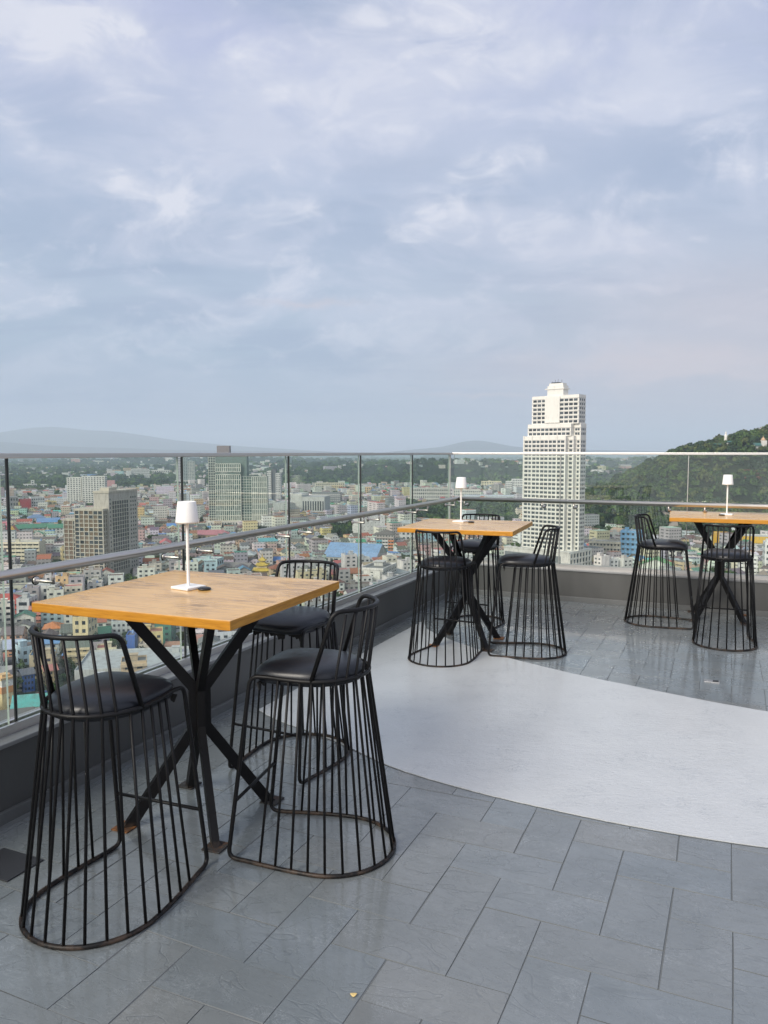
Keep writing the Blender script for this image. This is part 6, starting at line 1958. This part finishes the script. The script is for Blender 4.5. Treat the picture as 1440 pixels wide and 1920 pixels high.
def cars():
    rn = random.Random(14)
    cc = [((0.75, 0.75, 0.74), 'white'), ((0.45, 0.46, 0.47), 'silver'), ((0.03, 0.03, 0.035), 'black'), ((0.40, 0.03, 0.03), 'red'), ((0.05, 0.10, 0.28), 'blue'), ((0.2, 0.2, 0.2), 'grey')]
    spots = []
    for i in range(9): spots.append((at(415 + i * 9 + rn.uniform(-2, 2), 1083 - i * 3.6, GROUND), 0.5, 'on the grey car park by the sloping workshop'))
    for i in range(7): spots.append((at(500 + i * 11, 1056 - i * 3.2 + rn.uniform(-1, 1), GROUND), 0.3, 'along the street left of the big blue roof'))
    for i in range(8): spots.append((at(20 + i * 13 + rn.uniform(-2, 2), 1322 - i * 3.6, GROUND), 0.9, 'on the market street behind the clock tower'))
    for i in range(6): spots.append((at(1090 + i * 26, 1072 + rn.uniform(-1.5, .5), GROUND), 0.1, 'on the road below the cream flats'))
    pr = {k: make_car(k) for k in ('car', 'pickup')}
    used = set(); made = []
    for i, (p, a, where) in enumerate(spots):
        kind = rn.choice(['car', 'car', 'pickup']); c, cn = rn.choice(cc)
        o = pr[kind] if kind not in used else copy_tree(pr[kind])
        used.add(kind)
        o.location = p + Vector((0, 0, 0.2)); o.rotation_euler = (0, 0, a + rn.uniform(-.25, .25))
        for ch in o.children: ch.color = (*c, 1)
        made.append((o, '%s parked %s %s' % (cn, 'car' if kind == 'car' else 'pickup truck', where), 'car' if kind == 'car' else 'pickup truck', where, p))
    for o, base, cat, where, p in made:
        same = sorted((m for m in made if m[1] == base), key=lambda m: project(m[4])[0])
        k = [m[0] for m in same].index(o)
        t = base if len(same) == 1 else base + ', ' + ['leftmost', 'second from left', 'third from left', 'fourth from left', 'fifth from left', 'sixth from left'][k]
        tag(o, t, cat, 'vehicles ' + where)
    for k, o in pr.items():
        if k not in used:
            for ch in list(o.children): bpy.data.objects.remove(ch)
            bpy.data.objects.remove(o)


cars()


def stalls():
    rn = random.Random(19)
    cols = [((0.55, 0.12, 0.25), 'pink'), ((0.10, 0.42, 0.34), 'green'), ((0.55, 0.08, 0.07), 'red'), ((0.62, 0.60, 0.56), 'white'), ((0.12, 0.24, 0.5), 'blue')]
    for i in range(10):
        c, cn = cols[i % 5]
        p = at(34 + i * 7.5, 1342 - i * 2.6 + (4 if i > 4 else 0), GROUND)
        e = tag(empty('market_stall', p, -.2 + rn.uniform(-.1, .1)), 'small market stall with %s awning %s the clock tower, %s row' % (cn, 'right of', 'back' if i > 4 else 'front'), 'market stall', 'market stalls by the clock tower')
        mb = MB(); gable(mb, -1.5, 1.5, -1.2, 1.2, 2.2, .6, .2, 'x', .06); mb.build('awning', MAT['painted_wall'], e, (0, 0, 0), c)
        mb = MB()
        for x in (-1.4, 1.4):
            for y in (-1.1, 1.1): mb.box(x - .05, x + .05, y - .05, y + .05, 0, 2.15)
        mb.build('frame', MAT['pale_metal'], e)
        mb = MB(); mb.box(-1.3, 1.3, -.9, -.2, 0.5, .9); mb.build('counter', MAT['painted_wall'], e, (0, 0, 0), (0.4, 0.33, 0.25))


stalls()


# ------------------------------------------------------------------ the town and woods beyond what one could count
def tone_mesh(name, V, Fc, tones, mat):
    me = bpy.data.meshes.new(name)
    V = np.asarray(V, dtype=np.float32); Fc = np.asarray(Fc, dtype=np.int32)
    n = len(Fc)
    me.vertices.add(len(V)); me.vertices.foreach_set('co', V.ravel())
    me.loops.add(n * 4); me.loops.foreach_set('vertex_index', Fc.ravel())
    me.polygons.add(n); me.polygons.foreach_set('loop_start', np.arange(0, n * 4, 4, dtype=np.int32))
    me.update(calc_edges=True); me.shade_flat()
    a = me.attributes.new('tone', 'FLOAT_COLOR', 'FACE'); a.data.foreach_set('color', np.c_[np.asarray(tones, dtype=np.float32), np.ones(n, dtype=np.float32)].ravel())
    me.materials.append(MAT[mat])
    return link(name, me)


def far_town():
    rn = np.random.default_rng(3); pr = random.Random(3)
    V = []; Fc = []; T = []
    def block(x, y, w, d, h, ang, wall, roof, gab):
        o = len(V); ca, sa = math.cos(ang), math.sin(ang)
        z0 = GROUND + land_h(x, y) - 1
        P = [(-w / 2, -d / 2), (w / 2, -d / 2), (w / 2, d / 2), (-w / 2, d / 2)]
        for z in (z0, z0 + h + 1):
            for a, b in P: V.append((x + a * ca - b * sa, y + a * sa + b * ca, z))
        for f in ((0, 1, 5, 4), (1, 2, 6, 5), (2, 3, 7, 6), (3, 0, 4, 7)): Fc.append([o + i for i in f]); T.append(wall)
        if gab:
            r = o + 8
            for a in (-w / 2, w / 2): V.append((x + a * ca, y + a * sa, z0 + h + 1 + d * .28))
            for f in ((4, 5, r - o + 1, r - o), (6, 7, r - o, r - o + 1), (7, 4, r - o, r - o), (5, 6, r - o + 1, r - o + 1)):
                Fc.append([o + i for i in f]); T.append(roof if f[2] != f[3] else wall)
        else:
            Fc.append([o + 4, o + 5, o + 6, o + 7]); T.append(roof)
    def colours():
        wall = PALETTE[pr.choices(range(len(PALETTE)), PAL_W)[0]]; roof = ROOFS[pr.choices(range(len(ROOFS)), ROOF_W)[0]][0]
        return tuple(k * pr.uniform(.85, 1.05) for k in wall), tuple(k * pr.uniform(.85, 1.2) for k in roof)
    for x, y, w, d, ang in FILL:
        wl, rf = colours(); fl = pr.choice([1, 2, 2, 3, 3, 4])
        if pr.random() < 0.05: fl = pr.choice([5, 6, 7, 8]); w *= 1.5; d *= 1.3
        block(x, y, w, d, fl * 3.2, ang + pr.choice([0, 1.57]), wl, rf, fl < 4 and pr.random() < .65)
    n = 0; tries = 0
    while n < 5200 and tries < 60000:
        tries += 1
        v = 850 + 46 * (rn.random() ** 1.1); u = rn.uniform(-500, 1940)
        p = at(u, v + rn.uniform(0, .6), GROUND); D = p.y
        if D < 2200 or D > 12000: continue
        if hill_h(p.x, p.y) > 2: continue
        if rn.random() < wooded(u, v): continue
        if taken(p.x, p.y, 6): continue
        wl, rf = colours(); big = pr.random()
        w = pr.uniform(8, 16) if big < .8 else pr.uniform(20, 55)
        if D > 3500: w *= 1.6
        d = pr.uniform(8, 14) if big < .8 else pr.uniform(14, 26)
        fl = pr.choice([1, 1, 2, 2, 3, 4]) if big < .93 else pr.choice([5, 6, 8])
        block(p.x, p.y, w, d, fl * 3.3, pr.choice([.38, 1.95, 0.1, 1.67]) + pr.uniform(-.1, .1), wl, rf, fl < 4 and pr.random() < .6)
        n += 1
    o = tone_mesh('far_town', V, Fc, T, 'town_paint')
    tag(o, 'dense mass of small pale buildings filling the plain as far as the horizon', 'town', kind='stuff')


far_town()


def clump(rn, n, leaf):
    d = rn.normal(size=(n, 3)); d /= np.linalg.norm(d, axis=1)[:, None]; d[:, 2] = np.abs(d[:, 2]) * 1.0 - 0.15
    r = rn.uniform(.7, 1.05, n)
    c = d * r[:, None]
    nr = d + rn.normal(size=(n, 3)) * .5; nr /= np.linalg.norm(nr, axis=1)[:, None]
    t = np.cross(nr, rn.normal(size=(n, 3))); t /= np.linalg.norm(t, axis=1)[:, None]
    b = np.cross(nr, t); s = leaf * rn.uniform(.7, 1.3, n)[:, None]
    return np.stack([c + t * s, c + b * s, c - t * s, c - b * s], 1)


def woods(name, label, spots, leaf_n, leaf, seed, mats):
    """spots: x, y, z, radius, height factor"""
    rn = np.random.default_rng(seed)
    protos = [clump(rn, leaf_n, leaf) for _ in range(10)]
    out = []; mi = []
    for (x, y, z, r, hf) in spots:
        q = protos[rn.integers(10)]; a = rn.uniform(0, 6.28)
        R = np.array([[math.cos(a), -math.sin(a), 0], [math.sin(a), math.cos(a), 0], [0, 0, 1]])
        w = (q @ R.T) * np.array([r, r, r * hf]) + np.array([x, y, z + r * hf * .45])
        out.append(w.reshape(-1, 3)); k = rn.random()
        mi.append(np.full(leaf_n, 0 if k < .5 else (1 if k < .8 else (2 if k < .97 or len(mats) < 4 else 3))))
    me = quads_mesh(name, np.concatenate(out), [MAT[m] for m in mats], np.concatenate(mi))
    o = link(name, me); tag(o, label, 'woodland', kind='stuff')
    return o


def all_woods():
    rn = np.random.default_rng(17)
    # the hill
    sp = []
    tries = 0
    while len(sp) < 2300 and tries < 60000:
        tries += 1
        x = rn.uniform(180, 1120); y = rn.uniform(820, 1420)
        h = hill_h(x, y)
        if h < 2.5 and not (rn.random() < 0.5 and 860 < y < 1000 and x > 200): continue
        u, v = project((x, y, GROUND + h))
        if u > 1500 or u < 1080: continue
        # paths and bare patches left open
        bu = 1236 + 20 * math.sin((v - 950) * .07) + max(0, v - 962) * .75
        if 945 < v < 1012 and abs(u - bu) < 9: continue
        if v > 1016: continue
        r = rn.choice([3.4, 4.4, 5.4, 6.6, 8.4]) * rn.uniform(.85, 1.15)
        sp.append((x, y, GROUND + h - 1 + rn.uniform(0, 2.5), r, rn.uniform(.8, 1.35)))
    woods('hill_forest', 'thick green forest covering the hill at right', sp, 95, 0.20, 5, ['leaves', 'leaves_deep', 'leaves_olive', 'leaves_olive'])
    sp = []
    for k in range(110):
        u = rn.uniform(1395, 1470); v = rn.uniform(884, 900) if k % 2 else rn.uniform(980, 996)
        for D in np.arange(870, 1250, 4):
            x = (u - 720) / F * D
            if project((x, D, GROUND + hill_h(x, D)))[1] < v:
                sp.append((x, D, GROUND + hill_h(x, D), rn.uniform(2, 3.6), .8)); break
    woods('rusty_shrubs', 'band of rust red shrubs on the hillside at the right edge', sp, 50, 0.3, 6, ['leaves_rust', 'leaves_rust', 'leaves_rust'])
    # trees of the plain, thinning out with distance
    sp = []; tries = 0
    while len(sp) < 15500 and tries < 260000:
        tries += 1
        v = 850.5 + 150 * rn.random() ** 1.5; u = rn.uniform(-500, 1940)
        p = at(u, v, GROUND); D = p.y
        if D < 700 or D > 15000 or hill_h(p.x, p.y) > 2: continue
        if rn.random() > wooded(u, v) + .08: continue
        if D < 2300 and taken(p.x, p.y, 1.5): continue
        r = rn.uniform(3.5, 7.5) * (1 if D < 1600 else min(3.0, D / 1600))
        sp.append((p.x, p.y, GROUND + land_h(p.x, p.y), r, rn.uniform(.6, 1.0)))
    woods('plain_woods', 'dark trees scattered and massed over the plain to the horizon', sp, 30, 0.42, 7, ['leaves', 'leaves_deep', 'leaves_deep'])
    # slope left of the tall white tower and flats of scrub
    sp = []
    for k in range(900):
        u = rn.uniform(755, 985); v = rn.uniform(946, 990)
        p = at(u, v, GROUND)
        if taken(p.x, p.y, 3) : continue
        sp.append((p.x, p.y, GROUND, rn.uniform(1.6, 4.2), rn.uniform(.6, 1.0)))
    for k in range(800):
        u = rn.uniform(1085, 1330); v = rn.uniform(915, 1012)
        p = at(u, v, GROUND)
        if taken(p.x, p.y, 3) or hill_h(p.x, p.y) > 2: continue
        sp.append((p.x, p.y, GROUND, rn.uniform(2.4, 5.0), rn.uniform(.7, 1.1)))
    for k in range(220):
        u = rn.uniform(10, 130); v = rn.uniform(1074, 1100); p = at(u, v, GROUND)
        if taken(p.x, p.y, 2): continue
        sp.append((p.x, p.y, GROUND, rn.uniform(1.2, 2.4), .6))
    woods('scrub_woods', 'scrub and low trees on open ground round the tall white tower', sp, 60, 0.30, 8, ['leaves', 'leaves_olive', 'leaves_deep'])
    # the worn track up the hill
    mb = MB(); pts = []
    for v in np.linspace(948, 1012, 24):
        u = 1236 + 20 * math.sin((v - 950) * .07) + max(0, v - 962) * .75
        for D in np.arange(760, 1250, 3.0):
            x = (u - 720) / F * D
            if project((x, D, GROUND + hill_h(x, D)))[1] <= v:
                pts.append(Vector((x, D, GROUND + hill_h(x, D) + .5))); break
    for i in range(len(pts) - 1):
        w = Vector((6, 0, 0)); mb.add([pts[i] - w, pts[i] + w, pts[i + 1] + w, pts[i + 1] - w], [(0, 1, 2, 3)])
    if len(pts) > 2: tag(mb.build('hill_track', MAT['bare_earth']), kind='structure')


all_woods()


# ------------------------------------------------------------------ the air
def haze():
    mb = MB(); mb.box(-25000, 25000, -900, 35000, GROUND - 1 - 6, 780)
    m, t, out = material('haze_air')
    v = t.node('ShaderNodeVolumePrincipled')
    v.inputs['Color'].default_value = (0.76, 0.88, 1.0, 1)
    v.inputs['Density'].default_value = 0.85e-4
    v.inputs['Anisotropy'].default_value = 0.0
    t.l.new(v.outputs[0], out.inputs['Volume'])
    tag(mb.build('haze', m), 'thin blue haze hanging over the whole town and plain', 'haze', kind='stuff')


haze()
